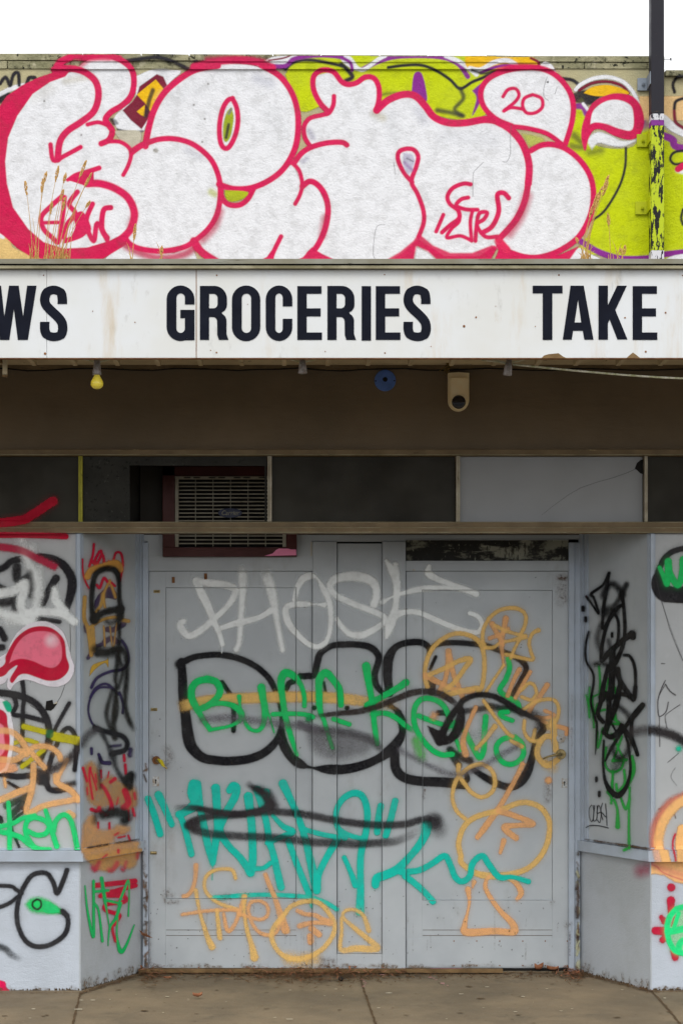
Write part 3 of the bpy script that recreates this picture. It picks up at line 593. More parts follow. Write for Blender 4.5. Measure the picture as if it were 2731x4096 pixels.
b.slab([(P(cx+48*math.cos(a), 0, AC-.006)[0], P(0, cy+19*math.sin(a), AC-.006)[2]) for a in [2*math.pi*i/32 for i in range(32)]], AC-.009, .005); bd = b.build('badge', M['navy'], t)
def text(s, size, x, y, yw, mat, parent, name, shear=.25, sx=1.0):
    cu = bpy.data.curves.new('tmp', 'FONT'); cu.body = s; cu.size = size; cu.shear = shear; cu.align_x = 'CENTER'; cu.align_y = 'CENTER'; cu.extrude = .0003; cu.offset = size*.008
    to = bpy.data.objects.new('tmp', cu); SC.collection.objects.link(to)
    me = bpy.data.meshes.new_from_object(to.evaluated_get(bpy.context.evaluated_depsgraph_get())); bpy.data.objects.remove(to)
    n = len(me.vertices); co = np.empty(n*3); me.vertices.foreach_get('co', co); co = co.reshape(-1, 3); p = P(x, y, yw)
    co = np.stack([p[0]+co[:, 0]*sx, yw-co[:, 2], p[2]+co[:, 1]], 1); me.vertices.foreach_set('co', co.ravel()); me.name = name
    return link(name, me, mat, parent)
text('Carrier', .033, cx, cy, AC-.0096, M['silver'], bd, 'badge_script', .3, .92)
# ---------------------------------------------------------------- steel post and brackets on the parapet
PY = -.10
t = thing('steel_post', 'tall black square steel post bolted to the parapet, its foot sprayed lime green', 'post', (P(2630, 0, PY)[0], PY, 3.1))
xp0, xp1 = P(2604, 0, PY)[0], P(2656, 0, PY)[0]; zp = lambda y: P(0, y, PY)[2]
b = MB(); b.box(xp0, xp1, PY, PY+.062, zp(452), 6.2, .003); b.build('shaft', M['steel'], t)
for y0, y1, mt in ((452, 478, 'whiteflake'), (478, 500, 'purpleflake'), (500, 1000, 'limeflake')):
    b = MB(); b.box(xp0+.0003, xp1-.0003, PY+.0003, PY+.062, zp(y1), zp(y0)-.0002, .002); b.build('painted_section', M[mt], t)
b = MB(); b.box(xp0+.0003, xp1-.0003, PY+.0003, PY+.062, 3.02, zp(1000)-.0002, .002); b.build('painted_section', M['whiteflake'], t)
for (x0, x1, y0, y1, mt) in ((2549, 2603, 310, 360, 'galv'), (2547, 2602, 535, 586, 'lime'), (2541, 2602, 805, 856, 'lime')):
    b = MB(); b.pbox(x0, x1, y0, y1, -.012, -.004, .001); b.box(xp0-.005, xp0-.0005, PY+.004, -.013, zf(y1), zf(y0), .001)
    br = b.build('bracket', M[mt], t); b = MB(); xm, ym = (x0+x1)/2-3, (y0+y1)/2
    b.tube([P(xm, ym, -.0125), P(xm, ym, -.020)], .008, 6); b.tube([P(xm, ym, -.020), P(xm, ym, -.026)], .004, 8); b.build('bolt', M[mt], br)
b = MB(); b.tube([P(2655, 235, PY+.03), P(2680, 235, PY+.03), P(2684, 236, PY+.03)], .0016, 6); b.tube([P(2682, 230, PY+.03), P(2683, 240, PY+.03)], .0035, 6); b.build('wire_stub', M['steel'], t)
# ---------------------------------------------------------------- dry grass in the gutter
GY = AY+.10
def gm(x, y, dy=0): return P(x/1.148, 174+y/1.148, GY+dy)
def grass(lab, stems, blades, grp='dry grass growing in the gutter'):
    xs0 = sum(s[0] for s in stems)/len(stems)
    t = thing('dry_grass', lab, 'grass', gm(xs0, 985), grp)
    b = MB(); heads = []
    for (bx, tx, ty, hl) in stems:
        d = random.uniform(-.03, .03); y0 = 1000
        p = []
        for k in range(9):
            f = k/8; p.append(gm(bx+(tx-bx)*(f**1.5), y0+(ty-y0)*f, d))
        b.tube(p, [.0018-.0010*k/8 for k in range(9)], 5)
        if hl: heads.append((bx, tx, ty, hl, d))
    for k in range(blades):
        bx = random.choice(stems)[0]+random.uniform(-18, 18); h = random.uniform(20, 110); lean = random.uniform(-30, 34); d = random.uniform(-.03, .03)
        b.tube([gm(bx+lean*(f**2), 1000-h*f+ (22*max(0, f-.6) if k % 3 == 0 else 0), d) for f in (0, .25, .5, .75, 1)], [.0022, .0020, .0017, .0012, .0004], 4)
    b.build('stalk', M['straw'], t)
    for (bx, tx, ty, hl, d) in heads:
        b = MB(); dx = (tx-bx)/max(200, 1000-ty)*1.4
        for k in range(int(hl*.9)):
            f = random.random(); cxp = tx-dx*hl*f; cyp = ty+hl*f; wd = math.sin(math.pi*(.12+.8*f))*5.6
            a = random.uniform(0, 6.28); q = gm(cxp+math.cos(a)*wd, cyp, d+math.sin(a)*.003); q2 = gm(cxp+math.cos(a)*wd*1.25-dx*-6, cyp-9, d+math.sin(a)*.004)
            b.tube([q, q2], [.0024, .0007], 4)
        b.build('seed_head', M['seed'], t)
grass('tall clump of dry grass with seed heads at the left of the gutter', [(150, 116, 635, 60), (160, 212, 592, 45), (175, 196, 625, 60), (205, 268, 565, 70), (230, 303, 595, 45), (265, 395, 540, 75), (275, 418, 598, 60), (280, 405, 625, 30), (240, 290, 675, 45), (215, 238, 728, 55), (255, 298, 710, 60), (285, 412, 725, 30), (300, 345, 760, 0), (320, 350, 745, 0), (170, 150, 800, 0)], 46)
grass('thin single sprig of dry grass left of centre in the gutter', [(608, 622, 832, 70)], 3)
grass('short straw sprig in the middle of the gutter', [(742, 742, 932, 40), (738, 752, 960, 0)], 3)
grass('clump of dry grass with tan seed heads beside the lime green paint', [(Q+1100, Q+1158, 738, 60), (Q+1105, Q+1176, 690, 60), (Q+1115, Q+1226, 608, 65), (Q+1120, Q+1222, 640, 60), (Q+1128, Q+1195, 660, 70), (Q+1125, Q+1180, 705, 60), (Q+1120, Q+1080, 895, 25), (Q+1130, Q+1130, 850, 0)], 16)
grass('single upright dry stalk near the steel post', [(Q+1236, Q+1224, 782, 60)], 2)
grass('low sprig of dry grass closest to the steel post', [(Q+1285, Q+1302, 930, 40), (Q+1290, Q+1284, 945, 20)], 4)
# ---------------------------------------------------------------- things on the ground
b = MB()
pts = [(555, 3906), (640, 3901), (760, 3901), (900, 3899), (1060, 3897), (1200, 3889), (1400, 3888), (1600, 3893), (1800, 3893), (1950, 3893), (2010, 3897)]
tp = [P(x, y, BK-.06) for x, y in pts]
for (x, yy, z), (x2, y2, z2) in zip(tp, tp[1:]):
    z = max(z, .014)+.005; z2 = max(z2, .014)+.005
    vs = [b.bm.verts.new(v) for v in ((x, yy-.012, z-.012), (x2-.0004, yy-.012, z2-.012), (x2-.0004, yy-.012, z2+.006), (x, yy-.012, z+.006), (x, yy+.018, z-.012), (x2-.0004, yy+.018, z2-.012), (x2-.0004, yy+.018, z2+.006), (x, yy+.018, z+.006))]
    for f in ((0, 1, 2, 3), (5, 4, 7, 6), (3, 2, 6, 7), (1, 0, 4, 5), (0, 3, 7, 4), (2, 1, 5, 6)): b.bm.faces.new([vs[i] for i in f])
tag(b.build('timber_strip', M['wood'], None), 'thin weathered strip of timber lying along the foot of the doors', 'timber strip')
def leaf(x, y, L, ang, lab, curl=.25, mt='leaf', wd=.42):
    g = G(x, y); me_b = MB(); nseg = 8; rows = []
    for i in range(nseg+1):
        f = i/nseg; hw = L*wd*math.sin(math.pi*min(1, f*.93+.05))**.8/1.6; row = []
        for s in (-1, -.5, 0, .5, 1):
            lx = (f-.5)*L; ly = s*hw; lz = .012*L/.06+curl*L*(s*s)*.35+curl*L*.8*(f-.5)**2+random.uniform(-.001, .001)
            row.append(me_b.bm.verts.new((g[0]+lx*math.cos(ang)-ly*math.sin(ang), g[1]+lx*math.sin(ang)+ly*math.cos(ang), .004+lz)))
        rows.append(row)
    for a, c in zip(rows, rows[1:]):
        for k in range(4): me_b.bm.faces.new((a[k], a[k+1], c[k+1], c[k]))
    o = me_b.build('dry_leaf', M[mt], None, True); so_ = o.modifiers.new('t', 'SOLIDIFY'); so_.thickness = .0006
    return tag(o, lab, 'leaf', 'dead leaves on the ground')
leaf(790, 4000, .045, .2, 'curled brown leaf lying alone on the open pavement', .9)
leaf(2155, 3893, .055, .5, 'pinkish brown leaf at the foot of the right door', 1.2)
leaf(2210, 3895, .06, -.2, 'long brown leaf beside the pinkish one by the right door', .7)
leaf(1645, 3886, .05, .3, 'reddish leaf caught on the timber strip between the doors', .9)
leaf(1220, 3885, .05, .1, 'dark red leaf behind the timber strip below the left door', .9)
leaf(670, 3925, .04, .1, 'small leaf in the litter under the left door', .5)
leaf(575, 3890, .05, .8, 'tan leaf in the litter heaped in the left corner', .9)
leaf(2310, 3905, .035, .8, 'small tan leaf in the litter of the right corner', .7)
b = MB(); c = G(1363, 3927); b.tube([(c[0]-.012, c[1], .012), (c[0]-.008, c[1], .012), (c[0], c[1], .012), (c[0]+.009, c[1], .012), (c[0]+.012, c[1], .012)], [.006, .0115, .0125, .0105, .005], 12)
tag(b.build('seed_pod', M['dark'], None, True), 'small round black seed pod lying in front of the doors', 'seed pod')
# dead leaf stuck in the left jamb
b = MB(); cc = [P(558, 3722, BK-.05), P(575, 3735, BK-.07), P(592, 3742, BK-.07), P(610, 3754, BK-.05), P(590, 3750, BK-.06), P(566, 3742, BK-.05)]
vs = [b.bm.verts.new(v) for v in cc]; b.bm.faces.new(vs); o = b.build('dry_leaf', M['leaf'], None); so_ = o.modifiers.new('t', 'SOLIDIFY'); so_.thickness = .001; tag(o, 'withered leaf caught in the left door jamb', 'leaf', 'dead leaves on the ground')
# loose litter
b = MB()
def crumb(x, y, s, zmax=.012):
    g = G(x, y); a = random.uniform(0, math.pi); z = random.uniform(.001, zmax); L = s*random.uniform(.5, 1.6); wd = s*random.uniform(.06, .34)
    if random.random() < .06: L *= 3; wd *= .4
    t = random.uniform(-.3, .3)
    v = [(-L, -wd, 0), (L, -wd*.6, 0), (L*.9, wd, 0), (-L*.8, wd*.7, 0)]
    vs = [b.bm.verts.new((g[0]+p*math.cos(a)-q*math.sin(a), g[1]+p*math.sin(a)+q*math.cos(a), max(.0012, z+t*p))) for p, q, _ in v]
    b.bm.faces.new(vs)
for k in range(5200):
    f = random.random(); x = 560+f*1780
    dens = math.exp(-((x-1250)/260)**2)*1.0+math.exp(-((x-590)/70)**2)*.9+math.exp(-((x-2310)/60)**2)*.7+.22
    if random.random() > dens: continue
    crumb(x, 3893+abs(random.gauss(0, 1))*(10+14*dens), .012, .006+.034*dens*random.random())
for k in range(1200):
    u = random.random(); s = random.choice((0, 1))
    A, B = ((323, 3974), (571, 3896)) if s == 0 else ((2603, 3968), (2320, 3893))
    crumb(A[0]+(B[0]-A[0])*u, A[1]+(B[1]-A[1])*u+abs(random.gauss(0, 5)), .007, .012)
for k in range(260): crumb(random.uniform(-50, 320), 3972+abs(random.gauss(0, 4)), .005, .006); crumb(random.uniform(2605, 2800), 3966+abs(random.gauss(0, 4)), .005, .006)
for k in range(220): crumb(random.uniform(0, 2731), random.uniform(3920, 4096), .004, .003)
tag(b.build('leaf_litter', M['litter'], None), None, None, None, 'stuff')
b = MB()
for k in range(700):
    x = random.gauss(1270, 230) if k % 3 else random.choice((random.gauss(600, 40), random.gauss(2300, 30)))
    if 560 < x < 2330: crumb(x, 3890+abs(random.gauss(0, 1))*16, .016, .035)
tag(b.build('dead_leaves_litter', M['leaf'], None), None, None, None, 'stuff')
# dark dirt line where render meets pavement
b = MB()
def dirtline(pts, h):
    for (xa_, ya_), (xb_, yb_) in zip(pts, pts[1:]):
        n = max(2, int(math.hypot(xb_-xa_, yb_-ya_)/.007))
        for i in range(n):
            f, g_ = i/n, (i+1)/n; hh = h*random.random()**2*1.5+.001
            vs = [b.bm.verts.new(p) for p in ((xa_+(xb_-xa_)*f, ya_+(yb_-ya_)*f, .001), (xa_+(xb_-xa_)*g_, ya_+(yb_-ya_)*g_, .001), (xa_+(xb_-xa_)*g_, ya_+(yb_-ya_)*g_, hh*random.uniform(.6, 1)), (xa_+(xb_-xa_)*f, ya_+(yb_-ya_)*f, hh))]
            b.bm.faces.new(vs)
dirtline([(X0, .002), (XL0, .002)], .008); dirtline([(XR0, .002), (X1, .002)], .008)
dirtline([along(LA, LB_, 0, .0015), along(LA, LB_, 1, .0015)], .009); dirtline([along(RA, RB, 0, .0015), along(RA, RB, 1, .0015)], .009)
b.build('dirt_line', M['soil'], SB)
# pavement joints and spots
def ribbon(b, pts, wd, z):
    last = None
    for i, (x, y) in enumerate(pts):
        dx, dy = pts[min(i+1, len(pts)-1)][0]-pts[max(0, i-1)][0], pts[min(i+1, len(pts)-1)][1]-pts[max(0, i-1)][1]; L = math.hypot(dx, dy) or 1
        w_ = wd*random.uniform(.6, 1.3); r = (b.bm.verts.new((x-dy/L*w_, y+dx/L*w_, z)), b.bm.verts.new((x+dy/L*w_, y-dx/L*w_, z)))
        if last: b.bm.faces.new((last[0], last[1], r[1], r[0]))
        last = r
b = MB()
for pts in ([(323, 3976), (316, 3996), (305, 4040), (292, 4096), (275, 4180)], [(1440, 3915), (1452, 3955), (1470, 4005), (1500, 4096), (1530, 4180)], [(2602, 3966), (2640, 4005), (2680, 4050), (2716, 4096), (2780, 4180)]):
    g = [G(x, y)[:2] for x, y in pts]; dense = []
    for a, c in zip(g, g[1:]):
        for i in range(14): dense.append((a[0]+(c[0]-a[0])*i/14+random.uniform(-.002, .002), a[1]+(c[1]-a[1])*i/14))
    ribbon(b, dense, .005, .0035)
b.build('pavement_joint', M['joint'])['kind'] = 'structure'
def spots(n, mt, lab, pts=None, rmax=.012):
    b = MB()
    for k in range(n):
        g = G(*(pts[k] if pts else (random.uniform(-60, 2790), random.uniform(3935, 4110)))); r = random.uniform(.003, rmax)*(random.random()**.6+.3); m = random.randint(6, 9)
        e = random.uniform(.8, 2.2)
        vs = [b.bm.verts.new((g[0]+math.cos(a)*r*random.uniform(.6, 1.2)*e, g[1]+math.sin(a)*r*random.uniform(.6, 1.2), .0042)) for a in [2*math.pi*i/m for i in range(m)]]; b.bm.faces.new(vs)
    tag(b.build(lab, mt, None), None, None, None, 'stuff')
spots(46, M['fleck'], 'paint_spots', rmax=.009)
spots(60, M['joint'], 'chewing_gum_spots', rmax=.012)
spots(14, M['pinkfleck'], 'pink_paint_spots', [(1450, 3925), (1455, 3930), (1462, 3937), (1460, 3944), (1455, 3950), (1448, 3922), (1720, 3914), (1735, 3918), (1745, 3925), (1770, 3938), (1775, 3945), (1768, 3945), (1790, 3947), (1530, 3903)], .010)
# ---------------------------------------------------------------- spray paint: every tag is a thin skin of paint on its wall
FR = {'a': (0, 2090), 'b': (0, 2750), 'c': (0, 3396), 'd': (560, 2150), 'e': (1200, 2150), 'g': (1800, 2150), 'h': (560, 2750), 'i': (1200, 2750), 'j': (1800, 2750),
      'k': (560, 3300), 'l': (1200, 3300), 'm': (1800, 3300), 'n': (2031, 2090), 'o': (2031, 2750), 'p': (2031, 3396)}
def T(fr, s):
    """points 'x,y[,w] ...' read in one enlarged crop of the photograph -> photo pixels on the wall; a letter inside switches the crop"""
    out = []
    for tk in s.split():
        if tk[0].isalpha() and len(tk) == 1: fr = tk; continue
        v = [float(q) for q in tk.split(',')]
        if fr == 'M': k, o = 1/1.148, (0, 174)
        elif fr == 'N': k, o = 1/1.148, (1365, 174)
        elif fr == 'S': k, o = 1.0, (0, 0)
        else: k, o = 1/2.24, FR[fr]
        out.append((v[0]*k+o[0], v[1]*k+o[1], v[2]*k if len(v) > 2 else None))
    return out, (1/1.148 if fr in 'MN' else 1.0 if fr == 'S' else 1/2.24)
def hexc(c, L): return C(int(c[0:2], 16), int(c[2:4], 16), int(c[4:6], 16), L)
def plane(p0, p1):      # vertical plane through two floor points, normal towards the camera side
    d = np.array([p1[0]-p0[0], p1[1]-p0[1]]); n = np.array([d[1], -d[0]]); n = n/np.linalg.norm(n)
    if n[1] > 0: n = -n
    return np.array(p0), n
SURF = {
 'back': (plane((0, BK), (1, BK)), (571, 2320, 2166, 3890)),
 'front': (plane((0, 0), (1, 0)), (-900, 3600, 200, 3970)),
 'L': (plane(LA, LB_), (324, 570, 2135, 3960)),
 'R': (plane(RA, RB), (2321, 2598, 2135, 3960)),
}
def relief(sf, x, y):
    h = np.zeros_like(x)
    if sf == 'back':
        h[:] = .014
        for (a, b_, c, d, v) in RELIEF: h[(x >= a) & (x <= b_) & (y >= c) & (y <= d)] = v
    elif sf == 'front':
        tilt = x/2731*14
        h[(y < 273.5) & (x < 2657)] = .0080; h[(y < 240.5+tilt*.6) & (x < 2657)] = .0120
        h[(y < 306) & (x >= 2657)] = .0205
        h[(y >= 1799) & (y <= 1826)] = .0225; h[(y > 1826) & (y < 2086)] = -.017; h[(y >= 2086) & (y <= 2112.5)] = .019; h[(y > 2112.5) & (y <= 2135)] = .0295
        h[(y > YS0-1) & (y < YS1+1)] = .031; h[(y > YS1+1)] = -.003
        h[(y > 1826) & (y < 2086) & (x > 310) & (x < 331)] = .0145
        lo = (y > 2135) & (y <= YS0-1)
        h[lo & (x > 305) & (x < 325)] = .0125; h[lo & (x > 2598) & (x < 2620)] = .0125; h[lo & (y > YS0-11)] = .0065
    else:
        h[:] = .0205-.0165
        t = (x-324)/246 if sf == 'L' else (2598-x)/277
        h[:] = -.0035; h[(t > .86)] = .005; h[t > .93] = .0125
        h[(y > ysl(sf, x, YS0)-1) & (y < ysl(sf, x, YS1)+1)] = .0255; h[(y >= ysl(sf, x, YS1)+1)] = 0.0
        h[(t < .045) & (y < ysl(sf, x, YS0)-1)] = .0045
    return h
def ysl(sf, x, yf_):     # photo row of a level edge (given at the front plane) as it recedes along the splay
    t = np.clip((x-324)/246 if sf == 'L' else (2598-x)/277, 0, 1); yw = BK*t
    return HY+(yf_-HY)*DC/(DC+yw)
class Canvas:
    def __init__(s, surf, step=2.6, L=LD, clip=None):
        s.surf, s.step, s.L = surf, step, L
        c = SURF[surf][1]; s.clip = clip or c
        s.ops = []; s.halo = .17
    def st(s, fr, pts, col, w=None, soft=3, al=1.0, n=6, f0=0, f1=0, rel=True):
        p, k = T(fr, pts); wd = (w or 20)*k
        p = [(a, b_, c if c is not None else wd) for a, b_, c in p]
        if len(p) > 2: p = catmull(p, n)
        s.ops.append(('s', p, hexc(col, s.L), soft, al, f0, f1)); return s
    def fill(s, fr, pts, col, soft=2, al=1.0, smooth=True):
        p, k = T(fr, pts); p = [(a, b_) for a, b_, _ in p]
        if smooth: p = catmull(p+[p[0]], 5)[:-1]
        s.ops.append(('f', p, hexc(col, s.L), soft, al, 0, 0)); return s
    def dot(s, fr, pts, col, w, soft=3, al=1.0):
        p, k = T(fr, pts)
        for a, b_, c in p: s.ops.append(('s', [(a, b_, (c or w*k)), (a+.5, b_, (c or w*k))], hexc(col, s.L), soft, al, 0, 0))
        return s
    def build(s, label, layer=0, mat='pspray', parent=None, name='graffiti_tag'):
        st = s.step; xs, ys = [], []
        for op in s.ops:
            m = max([q[2]/2 if len(q) > 2 else 0 for q in op[1]])+op[3]*2+st*2+10
            xs += [min(q[0] for q in op[1])-m, max(q[0] for q in op[1])+m]; ys += [min(q[1] for q in op[1])-m, max(q[1] for q in op[1])+m]
        cl = s.clip
        x0, x1, y0, y1 = max(min(xs), cl[0]), min(max(xs), cl[1]), max(min(ys), cl[2]), min(max(ys), cl[3])
        nx, ny = int((x1-x0)/st)+2, int((y1-y0)/st)+2
        gx = np.linspace(x0, x1, nx); gy = np.linspace(y0, y1, ny); sx = gx[1]-gx[0]; sy = gy[1]-gy[0]
        A = np.zeros((ny, nx)); RGB = np.zeros((ny, nx, 3))
        for kind, p, col, soft, al, f0, f1 in s.ops:
            m = max([q[2]/2 if len(q) > 2 else 0 for q in p])+soft*2+st+12
            i0 = max(0, int((min(q[0] for q in p)-m-x0)/sx)); i1 = min(nx, int((max(q[0] for q in p)+m-x0)/sx)+2)
            j0 = max(0, int((min(q[1] for q in p)-m-y0)/sy)); j1 = min(ny, int((max(q[1] for q in p)+m-y0)/sy)+2)
            if i1 <= i0 or j1 <= j0: continue
            SD = np.full((j1-j0, i1-i0), 1e3); FA = np.ones_like(SD)
            X, Y = np.meshgrid(gx[i0:i1], gy[j0:j1])
            n = len(p)
            if kind == 's':
                cum = [0]
                for a, b_ in zip(p, p[1:]): cum.append(cum[-1]+math.hypot(b_[0]-a[0], b_[1]-a[1]))
                tot = cum[-1] or 1
                for q, (a, b_) in enumerate(zip(p, p[1:])):
                    mm = max(a[2], b_[2])/2+soft*2+st+12
                    u0 = max(0, int((min(a[0], b_[0])-mm-gx[i0])/sx)); u1 = int((max(a[0], b_[0])+mm-gx[i0])/sx)+2
                    v0 = max(0, int((min(a[1], b_[1])-mm-gy[j0])/sy)); v1 = int((max(a[1], b_[1])+mm-gy[j0])/sy)+2
                    xx, yy = X[v0:v1, u0:u1], Y[v0:v1, u0:u1]
                    if xx.size == 0: continue
                    dx, dy = b_[0]-a[0], b_[1]-a[1]; L2 = dx*dx+dy*dy+1e-9
                    t = np.clip(((xx-a[0])*dx+(yy-a[1])*dy)/L2, 0, 1)
                    d = np.hypot(xx-a[0]-t*dx, yy-a[1]-t*dy)-(a[2]+(b_[2]-a[2])*t)/2
                    sub = SD[v0:v1, u0:u1]; bet = d < sub; sub[bet] = d[bet]
                    if f0 or f1:
                        sl_ = (cum[q]+(cum[q+1]-cum[q])*t)/tot; fa = np.ones_like(sl_)
                        if f0: fa *= np.clip(sl_/f0, 0, 1)
                        if f1: fa *= np.clip((1-sl_)/f1, 0, 1)
                        FA[v0:v1, u0:u1][bet] = fa[bet]
            else:
                ins = np.zeros_like(SD, bool); D = np.full_like(SD, 1e3)
                for q in range(n):
                    a, b_ = p[q], p[(q+1) % n]
                    if a[1] != b_[1]:
                        c = ((a[1] > Y) != (b_[1] > Y)) & (X < (b_[0]-a[0])*(Y-a[1])/(b_[1]-a[1])+a[0]); ins ^= c
                    dx, dy = b_[0]-a[0], b_[1]-a[1]; L2 = dx*dx+dy*dy+1e-9
                    t = np.clip(((X-a[0])*dx+(Y-a[1])*dy)/L2, 0, 1); D = np.minimum(D, np.hypot(X-a[0]-t*dx, Y-a[1]-t*dy))
                SD = np.where(ins, -D, D)
            t = np.clip(.5-SD/(2*soft), 0, 1); t = t*t*(3-2*t)*al*FA
            if soft > 6: t = t**.85
            if kind == 's' and 2.9 < soft < 14: t = np.maximum(t, s.halo*al*FA*np.exp(-np.maximum(SD-1, 0)/6.5))
            o = A[j0:j1, i0:i1]; na = t+o*(1-t); c = RGB[j0:j1, i0:i1]; sf = np.maximum(na, 1e-6)
            RGB[j0:j1, i0:i1] = (np.array(col)*t[..., None]+c*(o*(1-t))[..., None])/sf[..., None]; A[j0:j1, i0:i1] = na
        X, Y = np.meshgrid(gx, gy)
        if s.surf == 'back':
            for a, b_, c, d in GROOVES: A[(X > a-.2) & (X < b_+.2) & (Y > c-.2) & (Y < d+.2)] = 0
            h = np.maximum.reduce([relief('back', X+dx, Y+dy) for dx in (-3, 0, 3) for dy in (-3, 3)])
        elif s.surf == 'front': h = np.maximum.reduce([relief('front', X, Y+dy) for dy in (-2.5, 2.5)]+[relief('front', X+dx, Y) for dx in (-2.5, 2.5)])
        else: h = np.maximum.reduce([relief(s.surf, X+dx, Y+dy) for dx in (-2.5, 2.5) for dy in (-2.5, 2.5)])
        h = h+.0014+layer*.0006
        # intersect each pixel ray with the wall plane pushed out by h
        (p0, nrm), _ = SURF[s.surf]
        dxr = (X-VX)/FPX; dzr = (HY-Y)/FPX                       # ray: (0,-DC,EYE)+t*(dxr,1,dzr)
        t = ((p0[0]*nrm[0]+(p0[1]+DC)*nrm[1])+h)/(dxr*nrm[0]+nrm[1])
        WX, WY, WZ = dxr*t, -DC+t, EYE+dzr*t
        cm = np.maximum.reduce([A[:-1, :-1], A[1:, :-1], A[:-1, 1:], A[1:, 1:]]) > .015
        if s.surf == 'front': cm &= ~((Y[:-1, :-1] < 282) & (Y[:-1, :-1] > 100) & (Y[:-1, :-1] < np.where(X[:-1, :-1] < 2655, 213+X[:-1, :-1]/2731*14, 286)))
        jj, ii = np.nonzero(cm); idx = jj*nx+ii
        used = np.unique(np.concatenate([idx, idx+1, idx+nx, idx+nx+1])); remap = np.full(nx*ny, -1, np.int64); remap[used] = np.arange(len(used))
        quads = np.stack([remap[idx+nx], remap[idx+nx+1], remap[idx+1], remap[idx]], 1).astype(np.int32)
        me = bpy.data.meshes.new(name); me.vertices.add(len(used)); me.vertices.foreach_set('co', np.stack([WX.ravel()[used], WY.ravel()[used], WZ.ravel()[used]], 1).astype('f').ravel())
        me.loops.add(quads.size); me.loops.foreach_set('vertex_index', quads.ravel()); me.polygons.add(len(quads)); me.polygons.foreach_set('loop_start', np.arange(0, quads.size, 4, dtype=np.int32))
        me.update(calc_edges=True)
        ca = me.color_attributes.new('Col', 'FLOAT_COLOR', 'POINT')
        # spread colour into the transparent rim so edges do not darken
        R = RGB.copy(); WA = (A > .01).astype(float)
        for _ in range(3):
            acc = np.zeros_like(R); wsum = np.zeros_like(A)
            for dj, di in ((0, 1), (0, -1), (1, 0), (-1, 0)):
                rr = np.roll(R, (dj, di), (0, 1)); ww = np.roll(WA, (dj, di), (0, 1)); acc += rr*ww[..., None]; wsum += ww
            em = (WA == 0) & (wsum > 0); R[em] = acc[em]/wsum[em][:, None]; WA[em] = 1
        buf = np.concatenate([R.reshape(-1, 3)[used], A.ravel()[used][:, None]], 1).astype('f'); ca.data.foreach_set('color', buf.ravel())
        me.validate()
        return link(name, me, M[mat], parent or SB, False, label)
# ================================================================ MURAL on the parapet
MG, MG2, WH, LM, PU, BL, DR, YE = 'da1858', 'c22453', 'ecedf1', 'c8d600', '8e2c94', '24222a', '7c1a34', 'f2be10'
m = Canvas('front', 2.6, 1.22, (-700, 3500, 205, 1046))
f, s = m.fill, m.st; m.halo = .06
f('M', '-640,330 -520,180 -340,150 -190,230 -130,420 -150,700 -260,900 -420,960 -600,860 -670,600', WH, 4); s('M', '-640,330 -520,180 -340,150 -190,230 -130,420 -150,700 -260,900 -420,960 -600,860 -670,600 -640,330', PU, 30, 3)
f('N', '1900,330 2080,260 2250,330 2330,520 2280,760 2120,900 1950,860 1880,640', WH, 4); s('N', '1900,330 2080,260 2250,330 2330,520 2280,760 2120,900 1950,860 1880,640 1900,330', BL, 26, 4)
# older layers behind
f('N', '0,60 120,45 300,50 480,52 640,60 700,110 760,160 640,340 440,330 400,290 300,240 200,260 170,320 0,260', LM, 4)
f('M', '1310,140 1350,80 1440,60 1567,70 1640,120 1600,200 1460,290 1370,300', LM, 4)
f('N', '1050,300 1110,250 1130,400 1180,470 1340,470 1400,350 1440,350 1568,470 1900,700 1900,960 1400,1000 1200,970 1080,960 1150,850 1160,700 1130,560 1040,470', LM, 5)
s('M', '1310,112 1360,80 1440,75 1568,100', BL, 16, 5); s('N', '0,95 20,110 50,150 20,170', BL, 22, 6)
s('N', '100,115 160,85 230,62 300,55 400,55 480,65 540,95 580,150', PU, 22, 3); s('N', '60,100 100,118 170,70 200,55', WH, 18, 3)
s('N', '480,55 540,80 590,115 620,140', WH, 20, 3); s('N', '215,108 290,98 370,98 440,125 500,165 545,205 600,175 660,150 720,115', BL, 15, 4)
s('N', '545,205 560,250 520,300 560,330', BL, 18, 7, .8); s('N', '440,305 500,315 550,330', BL, 20, 8, .8); s('N', '180,235 240,225 300,240', BL, 14, 7, .5)
f('N', '322,225 330,150 345,128 368,135 385,190 392,262 350,245', PU, 3); f('N', '600,215 650,180 640,260 600,330 620,250', PU, 4)
f('N', '0,50 45,60 80,120 40,110 0,75', WH, 3); s('N', '0,62 40,85 50,120', PU, 16, 4)
f('N', '568,58 720,52 870,58 905,100 860,118 600,118', YE, 3); s('N', '590,112 640,118 700,85 760,75 800,95', WH, 22, 3); s('N', '640,132 700,108 760,98 820,108', PU, 14, 3)
s('N', '600,120 650,135 700,128 760,118', BL, 14, 6, .9); s('N', '870,65 905,85 900,110', DR, 12, 3)
f('N', '905,110 930,82 965,95 985,130 990,160 940,140', WH, 3)
f('M', '1180,100 1220,75 1260,58 1340,50 1365,55 1320,90 1250,110', WH, 4); s('M', '1240,100 1310,100 1345,70 1400,58 1480,52 1568,58', PU, 20, 4)
s('M', '1235,75 1300,65 1340,50', DR, 8, 3)
